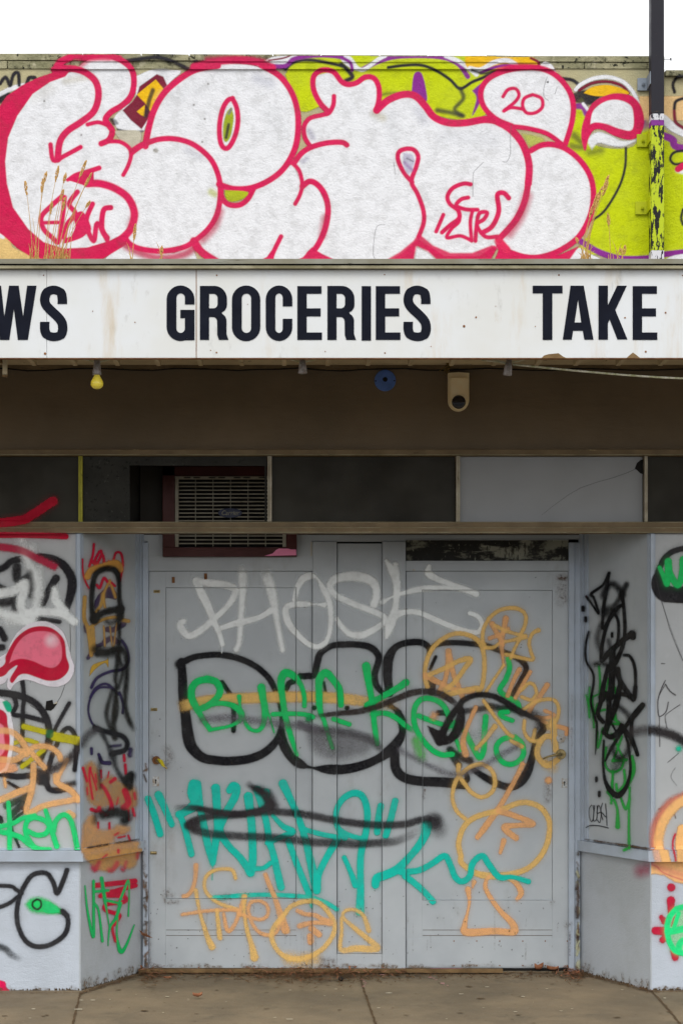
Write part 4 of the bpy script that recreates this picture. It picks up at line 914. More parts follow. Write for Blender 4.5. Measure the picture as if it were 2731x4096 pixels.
# top left loop over the coping and grey ground
s('M', '585,75 640,68 720,60 790,78 860,112', BL, 16, 5); s('M', '900,80 880,110', BL, 18, 5)
f('M', '520,345 555,305 640,290 660,340 660,400 590,400 540,390', WH, 4); f('M', '620,150 700,118 790,118 830,130 770,190 700,330 640,400 590,340 560,300 620,250', WH, 3)
f('M', '640,195 720,138 750,150 768,190 735,230 690,330 650,392 600,350 562,305 610,262 630,230', DR, 3, 1, False)
f('M', '628,232 715,163 750,205 705,290 690,310 665,270 645,250', YE, 2, 1, False); f('M', '628,310 665,280 665,335 645,325', YE, 2, 1, False)
s('M', '702,212 685,260 668,330', BL, 20, 5, .85); s('M', '540,392 600,402 655,400', BL, 8, 3, .8); f('M', '500,345 520,340 545,365 520,372', BL, 5, .7); f('M', '520,400 640,400 640,460 600,480 560,450', 'c6c0ac', 3)
s('M', '0,232 50,206 110,190', WH, 22, 3); s('M', '-10,262 40,238', BL, 30, 5)
s('M', '0,182 25,152 45,192', BL, 15, 4); s('M', '48,190 62,140 84,135 88,190', BL, 15, 4); s('M', '122,185 134,155 160,155', BL, 16, 4)
f('M', '-420,840 0,868 60,935 150,1000 -460,1000', 'ecc882', 4, .9); f('M', '-20,845 10,860 20,895 -20,880', WH, 4)
# right of the bubble
s('N', '1000,158 1060,165 1095,195 1090,215', BL, 14, 4); f('N', '1055,230 1120,212 1190,235 1140,280 1060,262', BL, 6, .9); s('N', '1075,210 1105,182 1160,158 1225,152 1290,172 1335,215 1362,270', WH, 18, 3)
s('N', '1092,212 1150,180 1220,172 1285,190 1318,225', DR, 13, 2); f('N', '1112,225 1150,198 1220,188 1290,205 1315,232 1180,240', YE, 3)
f('N', '1368,240 1900,238 1900,352 1368,352', 'efc78c', 4, .95, False)
s('N', '1080,285 1110,290 1125,320', PU, 28, 5); s('N', '1110,275 1130,300', WH, 14, 3); s('N', '1070,420 1110,470 1060,470', BL, 30, 12, .6)
# lime details
s('N', '1306,478 1303,560 1282,640 1240,720 1200,775 1155,808', BL, 12, 4)
s('N', '1100,908 1180,955 1280,985 1400,985 1500,965 1900,925', PU, 28, 3); f('N', '1010,995 1090,938 1130,960 1200,1000', WH, 3); f('N', '1470,1000 1568,965 1900,960 1900,1000', WH, 3)
s('N', '1478,420 1520,440 1568,480 1900,500', PU, 34, 3); s('N', '1480,345 1520,380 1568,405', WH, 40, 4); f('N', '1540,590 1568,580 1900,600 1900,680', WH, 6)
s('N', '1530,220 1522,185 1540,155 1568,148', BL, 13, 4); s('N', '1568,250 1535,265 1528,300', BL, 15, 4); s('N', '1528,310 1535,360 1568,385', DR, 16, 4)
s('N', '1568,490 1525,500 1510,530 1530,552 1568,548', BL, 13, 4); s('N', '1545,575 1568,560', MG, 30, 3); s('N', '1568,760 1560,800 1568,830', BL, 12, 4)
s('N', '1375,380 1400,370', PU, 40, 14, .7)
# ---- white bubbles
f('M', '22,530 38,400 90,290 150,212 255,150 350,122 368,100 430,66 545,70 605,130 612,210 560,290 505,322 488,345 520,400 505,440 560,452 600,480 600,520 592,600 620,700 612,790 560,880 440,950 260,955 140,890 60,770 25,640', WH, 3)
f('M', '600,505 650,462 720,440 850,445 960,520 1010,640 1008,760 950,860 860,925 720,968 590,925 530,890 600,800 622,720 585,620', WH, 3)
f('M', '670,475 690,350 740,240 870,135 960,100 1080,92 1200,112 1330,210 1372,380 1345,530 1250,620 1080,668 1010,650 960,520 850,445', WH, 3)
f('M', '1005,660 1080,668 1250,625 1345,548 1385,650 1450,640 1505,760 1490,850 1440,945 1390,1002 1000,1002 930,940 888,905 990,800 1020,720 1060,742 1130,725 1170,668', WH, 3, 1, False)
f('M', '1385,655 1350,545 1432,475 1395,395 1415,345 1505,312 1445,210 1450,145 1530,125 1600,190 1718,155 1735,200 1735,300 1790,250 1870,232 1935,270 2000,350 2080,370 2180,362 2260,350 2340,380 2410,480 2432,600 2405,740 2310,900 2200,975 2040,975 1920,895 1850,960 1780,1002 1370,1002 1480,880 1505,760 1470,655', WH, 3, 1, False)
f('M', '2340,378 2250,330 2210,240 2240,165 2370,112 2490,120 2590,190 2630,290 2620,370 2590,455 2560,440 2460,395', WH, 3)
f('M', '2432,490 2500,465 2600,485 2690,570 2725,700 2700,820 2600,940 2480,985 2330,955 2270,910 2400,750', WH, 3)
f('N', '1150,485 1130,440 1175,405 1230,418 1290,445 1355,440 1300,470 1240,468 1180,455', WH, 6)
f('N', '830,412 910,428 930,445 870,470 850,450', 'c4ca60', 8, .8); s('M', '970,680 985,690', 'b4b830', 30, 10, .6); s('N', '1140,500 1190,490', BL, 28, 16, .55)
s('M', '1420,400 1435,430', '8a86a0', 24, 10, .5); s('M', '1180,160 1240,180', 'b4b6c4', 40, 22, .5); s('M', '860,490 920,520', 'c0c2cc', 26, 16, .5); s('N', '350,300 380,350', 'c4c6d2', 40, 22, .5); s('M', '1390,540 1410,525', '9a96b0', 20, 9, .5)
s('M', '300,170 420,150', 'cfcabc', 26, 14, .6)
f('M', '470,1002 560,905 600,915 700,960 800,962 880,925 910,1002', WH, 3, 1, False)
s('M', '160,240 230,200', 'd8d6d0', 50, 26, .35); s('M', '760,260 900,200', 'd8dade', 70, 30, .3); s('M', '1250,330 1290,420', 'd8dade', 70, 30, .3); s('N', '220,330 240,420', 'd8dade', 60, 30, .5); s('N', '480,420 700,440', 'd6d8de', 70, 32, .4); s('N', '150,320 190,340', 'b8b090', 30, 14, .5)
# ---- magenta shadows and outlines
f('M', '330,112 270,122 180,152 100,190 30,240 -40,340 -85,520 -80,700 -30,850 20,885 80,940 160,990 330,1000 470,990 560,935 600,905 575,868 500,905 400,935 290,940 200,910 130,850 60,750 32,640 24,540 38,430 80,330 150,230 230,175 300,150', 'd21450', 3, 1, False)
s('M', '560,915 630,955 740,985 850,965 900,925', MG2, 34, 12, .85); s('M', '590,915 640,940 740,952 840,935 900,900 960,845 1000,770 1012,660 990,570 950,510 880,458 800,436 720,440 650,468 605,500', MG, 26, 3)
s('M', '1010,770 985,840 930,900', MG2, 34, 14, .7); s('M', '600,830 618,780', MG2, 30, 12, .6)
s('M', '250,118 320,112 390,130 440,175 452,240 430,310 370,360 310,400 275,450 265,530', MG, 32, 3); s('M', '232,462 246,535 300,512 370,474', MG, 22, 3)
s('M', '310,625,16 350,605,28 400,588 455,570', MG, 24, 3); f('M', '300,622 380,590 430,580 432,640 400,655', MG, 2, 1, False)
s('M', '400,642 460,642 530,665 590,710 617,780 600,850 560,895', MG, 36, 4)
s('M', '330,52 400,58 480,55 540,62', MG, 34, 9, .9); s('M', '256,118 275,85 320,62', MG, 34, 5); s('M', '370,105 420,72 500,70', MG, 14, 8, .7)
s('M', '510,55 565,80 605,120 615,180 600,240 560,282 510,312 484,345 500,375 515,402 500,440 465,458', MG, 28, 3); s('M', '402,370 450,360 490,372', MG, 20, 3)
s('M', '500,448 550,450 590,475 602,510 588,560 566,602', MG, 20, 3); s('M', '605,490 650,462 700,448', MG, 22, 3)
s('M', '668,470 680,400 705,310 750,230 820,165 900,118 1000,100', MG, 30, 3); s('M', '890,105 980,85 1080,74 1180,84 1250,108', MG, 34, 6); s('M', '950,70 1050,62 1150,66 1230,85', MG2, 22, 9, .6)
s('M', '1200,98 1280,145 1335,215 1364,300 1368,400 1350,490 1300,575 1230,630 1150,662 1070,665 1005,645', MG, 28, 3)
s('M', '1068,252 1087,295 1092,360 1078,425 1050,475 1025,475 1010,440 1008,370 1022,300 1045,260 1068,250', MG, 24, 3); f('M', '1062,290 1073,340 1060,420 1040,450 1025,435 1025,370 1040,315', 'a2b020', 3); s('M', '1050,370 1038,430', BL, 14, 5, .9); s('M', '1062,300 1050,320', '777a80', 12, 4, .8)
s('M', '1012,650 1018,705 1050,738 1100,740 1138,712 1162,668', MG, 26, 3); f('M', '1032,672 1135,680 1115,712 1060,725 1036,705', 'b2bc1c', 2)
s('M', '1338,545 1372,580 1387,640 1378,690 1355,735', MG, 20, 3); s('M', '1388,655 1420,632 1455,645 1490,690 1506,760 1492,850 1455,930 1420,965', MG, 28, 3)
f('M', '1430,935 1480,965 1560,1002 1340,1002 1390,980', MG, 3, 1, False); s('M', '1492,800 1480,880', MG2, 34, 12, .6)
s('M', '1290,885 1258,950 1245,985', MG, 22, 3); f('M', '1245,950 1262,1002 1180,1002 1225,978', MG, 3, 1, False)
s('M', '890,905 925,955 1000,1005', MG, 36, 4)
s('M', '1352,545 1385,502 1430,474 1500,455 1568,452 N 25,464', MG, 26, 3); s('M', '1428,474 1400,430 1396,380 1422,342 1480,326 1510,316 1530,280 1533,240', MG, 22, 3)
s('M', '1510,312 1470,272 1440,210 1440,150 1478,120 1530,128 1567,172 N 30,186 70,178 110,152 150,158 172,200 172,260 160,302', MG, 26, 3)
s('N', '162,305 215,258 285,232 340,240 385,285 425,335 490,362 570,362 650,348 710,352', MG, 34, 3); s('N', '700,350 765,385 815,435 845,490 862,560 858,640', MG, 34, 3)
s('N', '860,620 842,720 800,810 730,890', MG, 30, 3); s('N', '852,700 822,790 770,870', MG2, 44, 16, .7)
s('N', '780,376 710,345 655,290 640,225 665,170 725,133 810,112 910,112 985,145 1042,210 1064,280 1058,360 1030,455', MG, 26, 3); s('N', '720,120 800,100 900,105 970,130', MG, 20, 6, .9)
s('N', '780,378 860,388 945,412 1010,458', MG, 22, 3)
s('N', '742,242 765,210 800,206 815,235 795,268 745,308 780,292 835,300', MG, 17, 3); s('N', '878,233 918,250 922,290 890,316 850,316 832,285 840,250 878,233', MG, 17, 3)
s('N', '870,490 920,465 980,464 1040,488 1100,540 1145,615 1157,700 1140,795 1090,885 1010,945 920,978 840,978 760,952', MG, 27, 3)
f('N', '1112,485 1100,420 1112,350 1150,275 1210,238 1270,226 1335,240 1375,285 1390,350 1375,410 1330,440 1260,425 1200,395 1160,395 1135,435 1122,488', MG, 3); f('N', '1143,368 1155,310 1200,270 1255,256 1310,270 1338,305 1336,392 1280,390 1220,368 1170,360', WH, 3)
s('N', '325,635 290,595 262,540 262,500 290,483 330,485 352,515 345,560 322,632 350,690 375,760 378,820 355,885', MG, 22, 3)
f('N', '285,500 325,510 335,545 310,600 285,560', 'c6c2d6', 4); s('N', '290,545 325,580', '8c5a9c', 14, 6, .6); s('N', '300,525 330,540', '60606c', 6, 3, .8)
f('N', '355,870 330,905 270,955 190,1002 330,1002 350,930 400,960 450,1002 680,1002 720,930 690,925 600,960 500,960 420,925', MG, 5, .95, False); f('N', '345,935 335,1000 440,1000 395,955', WH, 8, 1, False)
f('N', '700,905 720,950 700,1002 1040,1002 1090,930 1010,965 920,985 840,985 770,955', MG, 4, 1, False); s('N', '720,900 760,945', 'e8285c', 34, 5)
# small tags in the bubbles
KW = 24
s('M', '285,700 235,745 190,795 200,850 240,890 268,910 280,840 290,770 296,705', MG, KW, 3); s('M', '355,680 318,735 345,780 308,830 295,890', MG, KW, 3); s('M', '190,822 265,820', MG, 18, 3); f('M', '330,790 380,770 420,850 380,880 320,905 345,840', MG, 3)
s('M', '425,735 395,820 430,905 447,825 492,900', MG, KW, 3); s('M', '508,752 475,765 468,850 492,890', MG, KW+2, 3); s('M', '300,905 370,880 400,850', MG, KW, 3)
s('N', '593,645 560,642 512,662 487,700 498,735 535,765 540,800 500,832 462,866', MG, 21, 3); s('N', '582,706 550,714 528,742 570,760 625,762', MG, 20, 3); s('N', '540,770 540,815 505,850 485,890 545,882 590,900', MG, 18, 3)
s('N', '602,765 592,820 598,905', MG, 18, 3); s('N', '615,905 620,840 632,780 668,775 655,805 622,832 660,885 715,885', MG, 20, 3); s('N', '768,708 745,685 716,695 722,770 692,838 645,868', MG, 24, 3); s('N', '468,785 435,862', MG, 19, 3)
# cracks and pits
for q in ('780,376 775,440 776,500 760,540 740,540', '650,545 620,575 605,600 603,700', '240,545 248,600', '945,150 930,200 930,240 950,260', '160,995 146,960 160,845 200,830', '980,230 990,200'): s('N', q, '5c5a60', 2.5, 1.5, .8)
for q in ('955,183', '708,487', '928,450', '940,345', '890,280', '203,262', '373,418'): m.dot('M', q, '6a6660', 9, 3, .8)
m.dot('M', '715,490', '9a968c', 22, 5, .8); m.dot('N', '947,175', '222228', 9, 2)
m.build('white bubble letters with thick magenta outlines over lime, purple and yellow older paint', 0, 'pmural', name='graffiti_mural')
# ================================================================ ENTRANCE
W2, K1, GR, TE, OC, OR = 'dce0e0', '0e0e12', '0aa052', '0c9c8c', 'c8a25c', 'dea46c'
def cv(surf='back', L=LD, **k): return Canvas(surf, 2.6, L, **k)
# black bubble letters
c = cv(); s = c.st
s('d', '370,1115,70 380,1250,80 385,1400,85 h 412,280,92 430,430,105 465,540,100 560,630,85 680,655,80 800,662,80 960,645,78 1090,600,75 1190,520,70 1250,420,55 1270,300,40 1245,160,25 d 1235,1450,40 1210,1370,52 1160,1270,55 1070,1180,55 950,1110,56 820,1068,58 700,1052,55 580,1058,55 480,1075,55 400,1110,60', K1, None, 3.5)
c.dot('d', '350,1140', K1, 70, 9); s('d', '735,1300 790,1380 825,1450 840,1560 h 840,200 840,300 838,390', K1, 42, 4)
s('h', '1270,320,30 1265,420,75 1290,520,85 1350,620,80 1430,685,82 i 100,720 250,735,85 400,735,85 560,700,80 700,640,75 800,570,95 880,480,85 915,400,60 900,300,58 880,230,58', K1, None, 3.5)
s('e', '0,1245,55 70,1243,60 125,1235,55 148,1150,62 175,1050,60 230,1000,55 300,968,55 400,960,58 500,960,58 600,975,60 665,1010,62 705,1075,60 690,1150,58 668,1230,60 680,1320,58 745,1400,45', K1, None, 3.5)
s('d', '1305,1370 1335,1310 1375,1290', K1, 50, 3); s('e', '212,1300 228,1390', K1, 26, 4)
s('e', '800,1400,70 785,1280,80 780,1170,95 795,1080,90 850,990,62 950,945,58 1080,942,60 1150,985,52 1150,1045,30', K1, None, 3.5)
s('e', '1160,1000,36 1230,960,48 1320,945,50 1430,945,50 g 200,955,50 320,970,52 430,1010,50 560,1060,52 645,1110,60 680,1180,52 640,1280,58 580,1380,55 540,1420,50', K1, None, 4, .95)
s('e', '1215,1070 1165,1180', K1, 30, 3); s('e', '1183,1285 1178,1385', K1, 66, 3)
s('i', '800,160 880,220 930,300', K1, 45, 4, .9); s('i', '845,560,80 848,640,84 855,720,86 890,780,86 960,820,84 1080,842,84 1250,850,88 1400,862,90 1470,880,70', K1, None, 3.5); s('j', '140,770,40 150,830,50 60,880,60', K1, None, 4)
s('j', '210,740,50 300,800,60 390,850,64 480,885,64 560,890,70 640,840,80 700,740,80 735,620,60 755,520,50 795,430,50 835,375,60 820,320,50', K1, None, 4)
s('i', '1240,230 1300,230', K1, 50, 5); s('i', '1350,600 1420,700', K1, 60, 6, .9); s('j', '0,560 80,620 180,660', K1, 60, 8, .9); s('j', '350,170 460,190 560,190 640,230', K1, 60, 9, .8); c.dot('i', '125,185 420,185', K1, 44, 3)
s('j', '130,215 230,200 330,185', K1, 50, 8, .65)
c.build('big black outlined bubble letters across both doors', 0)
# ochre band + smears
c = cv(); s = c.st
s('d', '330,1525 430,1500 600,1465 800,1448 1000,1440 1200,1432 1400,1430 e 134,1430 300,1440 500,1460 700,1490 900,1510', OC, 92, 9, .88, f0=.05, f1=.25)
s('i', '210,105 270,85 340,80', 'a08a50', 30, 8, .7)
c.build('ochre sprayed band across the middle of the doors', 1)
# white
c = cv(); s = c.st
s('d', '505,385,60 550,500,78 610,620,72 660,750,60 710,860,48 737,960,44', W2, None, 6); s('d', '500,395,60 620,408,66 760,425,68 850,465,62 835,540,58 770,630,52 680,715,55 590,795,60 510,855,62 440,882,62 385,840,66 358,780,62 388,752,50', W2, None, 7)
s('d', '733,965 733,1035', W2, 7, 2); s('d', '900,230,36 918,330,78 920,450,66 912,600,56 905,700,52 898,820,50 888,940,46 862,1005,50', W2, None, 9, 1, f0=.16); s('d', '735,810,50 850,772 960,748 1080,712,52 1170,655', W2, 60, 6)
s('d', '1110,280,80 1160,420,88 1195,560,76 1215,680,58 1240,820,48 1275,1010,44', W2, None, 9, 1, f0=.12)
s('d', '1385,560,50 1410,450,56 1460,370,70 1530,345,62 1590,370 1640,460,55 1690,560,54 1708,680,52 1706,780,48 1690,880,42 1650,950,50 1580,980,50 1500,950,50 1430,890,54 1350,800,64 1310,710,68 1310,630,60 1380,600,56 1480,598,56 1568,600 1650,605,50', W2, None, 6)
s('e', '660,600,70 685,520,70 672,430,75 610,375,80 500,350,90 380,355,80 300,385,75 270,440,64 310,510,60 400,560,58 540,620,58 660,665,58 750,715,55 740,770,50 640,838,60 540,878,64 440,862,56 365,790,48 333,730,40', W2, None, 7)
s('e', '770,210,30 820,290,70 862,390,70 866,480,64 858,590,56 840,680,70 810,770,90 790,840,66 772,900,20', W2, None, 7); s('e', '855,245 870,330', W2, 46, 9, .9)
for x in (760, 772, 784): s('e', '%d,880 %d,%d' % (x, x, 905+x % 7*2), W2, 6, 2)
s('e', '738,580,52 830,532 960,490,50 1100,460,58 1280,450,44 1450,468,40 1575,505,54', W2, None, 6); s('e', '1155,262,44 1150,320,70 1220,368,60 1350,418,50 1480,460,44 1580,510,48', W2, None, 6)
s('e', '850,700,70 930,672,56 1040,668,54 1150,708,50 1300,775,54 1440,828,54 1540,850,50 1600,845,48 1630,790,46 1614,735,46 1570,695,46 1520,680,44', W2, None, 5)
c.build('large white spray letters across the top of both doors', 2)
# green
c = cv(); s = c.st
s('d', '610,1272,62 520,1290,64 468,1345,66 462,1430,66 495,1510,66 540,1590,50 590,1670,46 628,1722,44', GR, None, 3.5); s('d', '600,1270,66 680,1295,66 716,1365,62 695,1430,60 620,1500,56 530,1545,56', GR, None, 3.5)
s('d', '530,1545,50 620,1500,46 740,1488,46 840,1512,52 905,1575,60 895,1635,44 820,1685,30 720,1710,32 630,1724,34', GR, None, 3.5)
s('d', '888,1428,44 898,1520 925,1610 960,1690,36 1010,1730,34 1070,1725,40 1108,1660,48 1118,1540,60 1100,1430,66 1088,1345,74', GR, None, 3.5); s('d', '1122,1520,26 1160,1610 1200,1750,12', GR, 20, 3)
s('d', '1472,1510,44 1470,1420,44 1440,1320,46 1380,1245,62 1310,1215,76 1268,1260,70 1265,1350,62 1285,1500,56 1310,1640,52 1350,1780,50 1405,1950,30', GR, None, 3.5, .97); s('d', '1190,1586 1350,1580 1480,1588 1550,1610', GR, 42, 4)
c.dot('i', '75,285', '0c7a44', 56, 10, .8)
s('e', '170,1500,56 168,1380,60 175,1270,70 230,1215,72 290,1270,62 350,1360,62 365,1480,56 i 365,160,50', GR, None, 3.5); s('e', '175,1400,50 180,1550 i 215,300,40 250,420,40 290,545,34', GR, 50, 3.5); s('i', '300,285 440,332', GR, 44, 4)
s('e', '592,1155,76 610,1280,62 632,1400,56 i 650,150,54 662,300,50 678,430,48 690,510,36', GR, None, 3.5); s('e', '948,1300,66 850,1365,58 740,1425,56 600,1505,60', GR, None, 4, .95); s('i', '650,240 760,232 860,275 960,355 1040,400', GR, 48, 4, .95, f1=.2)
s('i', '1060,255 1200,310 1330,350', GR, 46, 3.5); s('i', '1340,345 1325,240 1270,150 1185,105 1090,105 1030,175 1018,280 1042,380 1100,475 1180,560 1270,605 1360,600', GR, 50, 3.5)
s('i', '1040,480 1080,600 1110,680', '4c9c4a', 70, 14, .7, f1=.4)
s('j', '130,390 190,510 262,630 300,560 305,440 318,265', GR, 52, 3.5); s('j', '40,310 40,420 90,565', GR, 36, 4)
s('j', '580,445 480,462 418,520 420,600 470,670 540,692 610,665 655,600 645,510 590,455', GR, 48, 3.5); s('j', '515,222 450,228 465,262 555,298', GR, 44, 3.5)
s('g', '520,1085 530,1180 495,1280 445,1370 520,1435 600,1480 618,1530', GR, 48, 3.5)
c.build('bright green handwritten tag over the black letters', 3)
# orange figures at the right
c = cv(); s = c.st
for q, w_, col in (('e 1140,1340 1115,1220 1150,1060 1230,945 1350,872 1450,862 g 200,890 270,950 302,1060 305,1200 285,1330 250,1390', 42, OC), ('e 1330,1020,56 1322,1160 1295,1290 1240,1390', 44, OR), ('e 1340,1060 1375,1230 1420,1340 1460,1450', 46, OR),
    ('e 1125,1240,60 1250,1305,50 1400,1370 1540,1380', 48, OR), ('e 1160,1230 1300,1170 1430,1105 1520,1095,60 1470,1180 1390,1290 1300,1370', 44, OC), ('g -60,1420 100,1378 240,1350', 48, OC),
    ('g 315,990,30 290,920 300,820,36 360,715 450,650 560,632,38 640,655 678,710 668,790 630,870', 36, OC), ('g 315,990 390,985 450,945 560,920 670,890,50', 32, OC), ('g 498,725,56 482,820 460,940 480,1150,20', 44, OR),
    ('g 375,775,50 440,900 470,960', 38, OR), ('g 355,905,40 450,868 520,820', 34, OR), ('g 400,790 510,842 665,885', 34, OC), ('g 630,900 575,1000 545,1080', 30, OC), ('g 790,832,44 735,865 708,940 722,1020 740,1095 640,1080 500,1048', 34, OC),
    ('g 482,1145 400,1262 320,1385', 28, OC), ('g 620,1185,48 565,1290 515,1420', 40, OR), ('g 718,1205,36 650,1320 585,1440', 36, OR), ('g 640,1370 700,1310 750,1325 772,1400 725,1455 640,1430', 32, OC), ('g 868,1325,50 800,1430 740,1500 j 700,240', 44, OR),
    ('j 645,212 740,140 850,108 935,118 972,190 955,290 905,350', 34, OC), ('j 850,210 930,250 850,275 765,268 860,318', 34, OR), ('j 300,120 380,235 500,395 560,440', 34, OC), ('j 230,180 155,350,40 115,480,50 140,600,60', 40, OR), ('j 400,350,50 320,460 235,548', 38, OC),
    ('j 665,300 665,400 720,475 810,480', 34, OC), ('j 760,380 740,470', 34, OC), ('j 545,480,30 600,510,40 640,530', 40, OC), ('j 915,440 840,450 785,540 790,630 870,700 960,650', 52, OC), ('j 960,350,40 1040,375,44 1040,420,36', 44, OR), ('j 920,300 930,430 945,560', 60, OC),
    ('j 650,690,46 560,870,44 440,1075,50 330,1230,60 245,1345,46', 50, OR), ('j 75,700,46 85,780 180,715 285,692 370,745 402,840 375,935 290,985 200,950 125,860 80,790', 40, OC), ('j 75,790 30,900 22,1010 60,1110 135,1180', 38, OC),
    ('j 440,1110 330,1130 200,1180 115,1265 75,1400 95,1510 m 100,340 190,415,50 280,450,60 400,460,60 540,445,55 680,400,50 790,310 860,190 890,60 j 880,1180 810,1080 700,1035 600,1042 500,1082 440,1110', 50, OC),
    ('j 440,1110,60 600,1160,50 740,1225,56 600,1238,46 490,1250,60 520,1300,60 590,1350,56', 50, OR), ('j 480,1375,50 448,1485,30', 44, OR),
    ('m 600,670,34 635,610,54 590,525,46 500,472,38 400,450,34 335,480,34 315,560,38 365,660,42 450,775,46 545,870,60 575,930,70 560,965,60 400,955,60 150,965,70 130,900,48 158,780,24 172,690,28 160,580,54', 45, OR), ('m 212,515,46 198,570,10', 40, OR)):
    fr, pts = q.split(' ', 1); s(fr, pts, col, w_, 4, .84)
c.dot('j', '880,835', OR, 60, 8, .9); c.dot('j', '900,340', OC, 90, 14, .6); s('j', '860,680 920,720', OC, 70, 18, .5); c.dot('e', '1200,1600', OR, 60, 14, .7)
s('j', '200,430 360,430', '8a8a8c', 60, 22, .25)
c.build('tangle of orange and ochre figures on the right door', 4)
# brow waves
c = cv(); s = c.st
s('i', '110,262,30 330,235,44 530,215,54 700,170,52 850,108,54 1000,50,60 1130,38,56 1250,60,60 1350,115,54 1430,180,40', '28201e', None, 5, .86, f0=.1, f1=.06)
s('i', '1260,440,80 1300,360,66 1360,250,62 1430,160,54 j 120,115,52 220,72,50 320,68,50 420,92,52 520,150,54 600,200,54 700,250,46 800,300,20', '171415', None, 5, .95); s('i', '1440,200,60 1430,320,90 1380,430,80 1280,490,50 1180,390,40', '171415', None, 5, .95); c.fill('i', '1140,345 1290,410 1340,480 1240,525 1190,450', '171415', 4, .95)
s('j', '740,240 800,290 800,370', '2a2320', 60, 18, .6)
s('i', '0,330 150,385 330,395 500,425 640,475 700,530', '2e2c30', 60, 14, .55); c.fill('i', '60,370 330,380 520,420 660,480 560,600 300,640 130,560', '4a484c', 26, .42)
s('h', '560,290 800,275 1000,295 1250,325 1568,370', '55525a', 50, 16, .5); s('i', '890,560 1000,620 1150,700 1300,765 1420,785 j 150,765 300,700 450,610 600,530', '55535a', 40, 12, .45)
c.build('smoky black brow and eye strokes over the middle of the doors', 5)
# teal
c = cv(); s = c.st
for q, w_ in (('h 72,1000 130,1150 180,1315', 62), ('h 165,965,74 215,1070,64 285,1230', 56), ('h 480,870,90 478,950,110 500,1040,100 400,1120,70 345,1140,60', 80), ('h 350,1130,50 400,1260 460,1495', 58), ('h 510,870,80 535,1050,64 570,1230 610,1430 k 650,350,46', 66), ('k 655,340,46 678,150 h 695,1250,68 685,1000,76 678,905,82', 66),
    ('h 800,925,60 830,885,70 865,900,70 850,980,72 790,1090,70 715,1240,80 720,1310,70 800,1430,62 k 900,300,64 990,430,74', 66), ('k 990,430,74 1010,320,72 1005,120 1000,0 h 990,1150 970,980,84', 72), ('k 1040,395 1110,388 1165,345', 44),
    ('h 1050,920,72 1090,1060,60 1130,1200,60 1160,1390,62 k 1190,250,62 1225,400,66 1262,560,68', 62), ('h 1130,940,70 1120,1010,70', 80), ('h 1190,1150,36 1280,1245 1370,1295,56 1270,1340,50 1140,1395,46', 52), ('h 1280,865,80 1350,1010,64 1430,1200,62 1490,1400,64 l 70,230,68 110,400,76 145,580,78', 66), ('k 1330,150 1400,340 1480,540 1520,640,56 l 105,740,20', 58),
    ('l 330,140,70 240,290,60 165,450,62 150,590,70', 60), ('i 340,1345 200,1320 90,1290 40,1275', 46), ('i 400,1350,60 330,1240,50 325,1110,50 385,1000,56 480,950,62 560,980,62 600,1100,62 595,1270,60 l 560,180,64 540,330,62 542,550,64 535,780,78', 60), ('i 350,1280 450,1330 580,1365', 46),
    ('l 395,295,46 450,420,48 495,540,60', 50), ('k 660,655,46 760,650 900,635 1150,628 1400,640 1540,655 l 230,700 330,760', 40), ('i 722,1065 700,1180 690,1300', 60), ('i 852,1020 812,1180 768,1330', 60),
    ('i 1135,1240,100 1120,1320,80 l 1070,180,70 980,290,66 870,400,80 770,450,80 690,480,80 675,540,70', 66), ('l 900,425 1060,410 1180,350 1295,280 1345,360 1390,470 1450,510 1520,460 m 200,350 285,280 350,360 440,470 560,470,40 700,510,50', 56), ('l 940,460,60 1080,570 1190,690', 56)):
    fr, pts = q.split(' ', 1); s(fr, pts, TE, w_, 3, .97)
s('k', '649,370 647,495', TE, 7, 2)
c.build('teal spiky lettering across the lower half of the doors', 6)
# black smoke mouth
c = cv(); s = c.st; SM = '1c181c'
s('h', '290,1075,50 500,1085,50 700,1120,50 880,1135,56 1060,1110,56 1160,1060,70', SM, None, 7, .86, f0=.25); s('h', '1165,1060,80 1110,960,66 1010,895,44 950,850,60', SM, None, 8, .8, f1=.25)
s('h', '1060,920 1150,960 1200,1060', SM, 70, 14, .6)
s('h', '430,1240,70 500,1190,60 640,1155,56 800,1150,56 1000,1128,60 1200,1115,60 1400,1130 1568,1155 i 250,1180 400,1205 600,1230 800,1235 950,1225 1050,1195 1150,1180', SM, 62, 8, .75)
s('h', '490,1220 500,1280 640,1315 900,1335 1150,1345 1400,1370 1568,1390 i 300,1395 500,1405 700,1395 850,1380 1000,1320 1100,1270', SM, 66, 9, .66, f1=.2); c.dot('h', '480,1240', SM, 110, 18, .7); c.dot('i', '1205,1205', SM, 110, 22, .85); s('i', '1190,1200 1240,1270', SM, 110, 30, .35)
c.build('hazy black mouth shaped strokes over the teal lettering', 7)
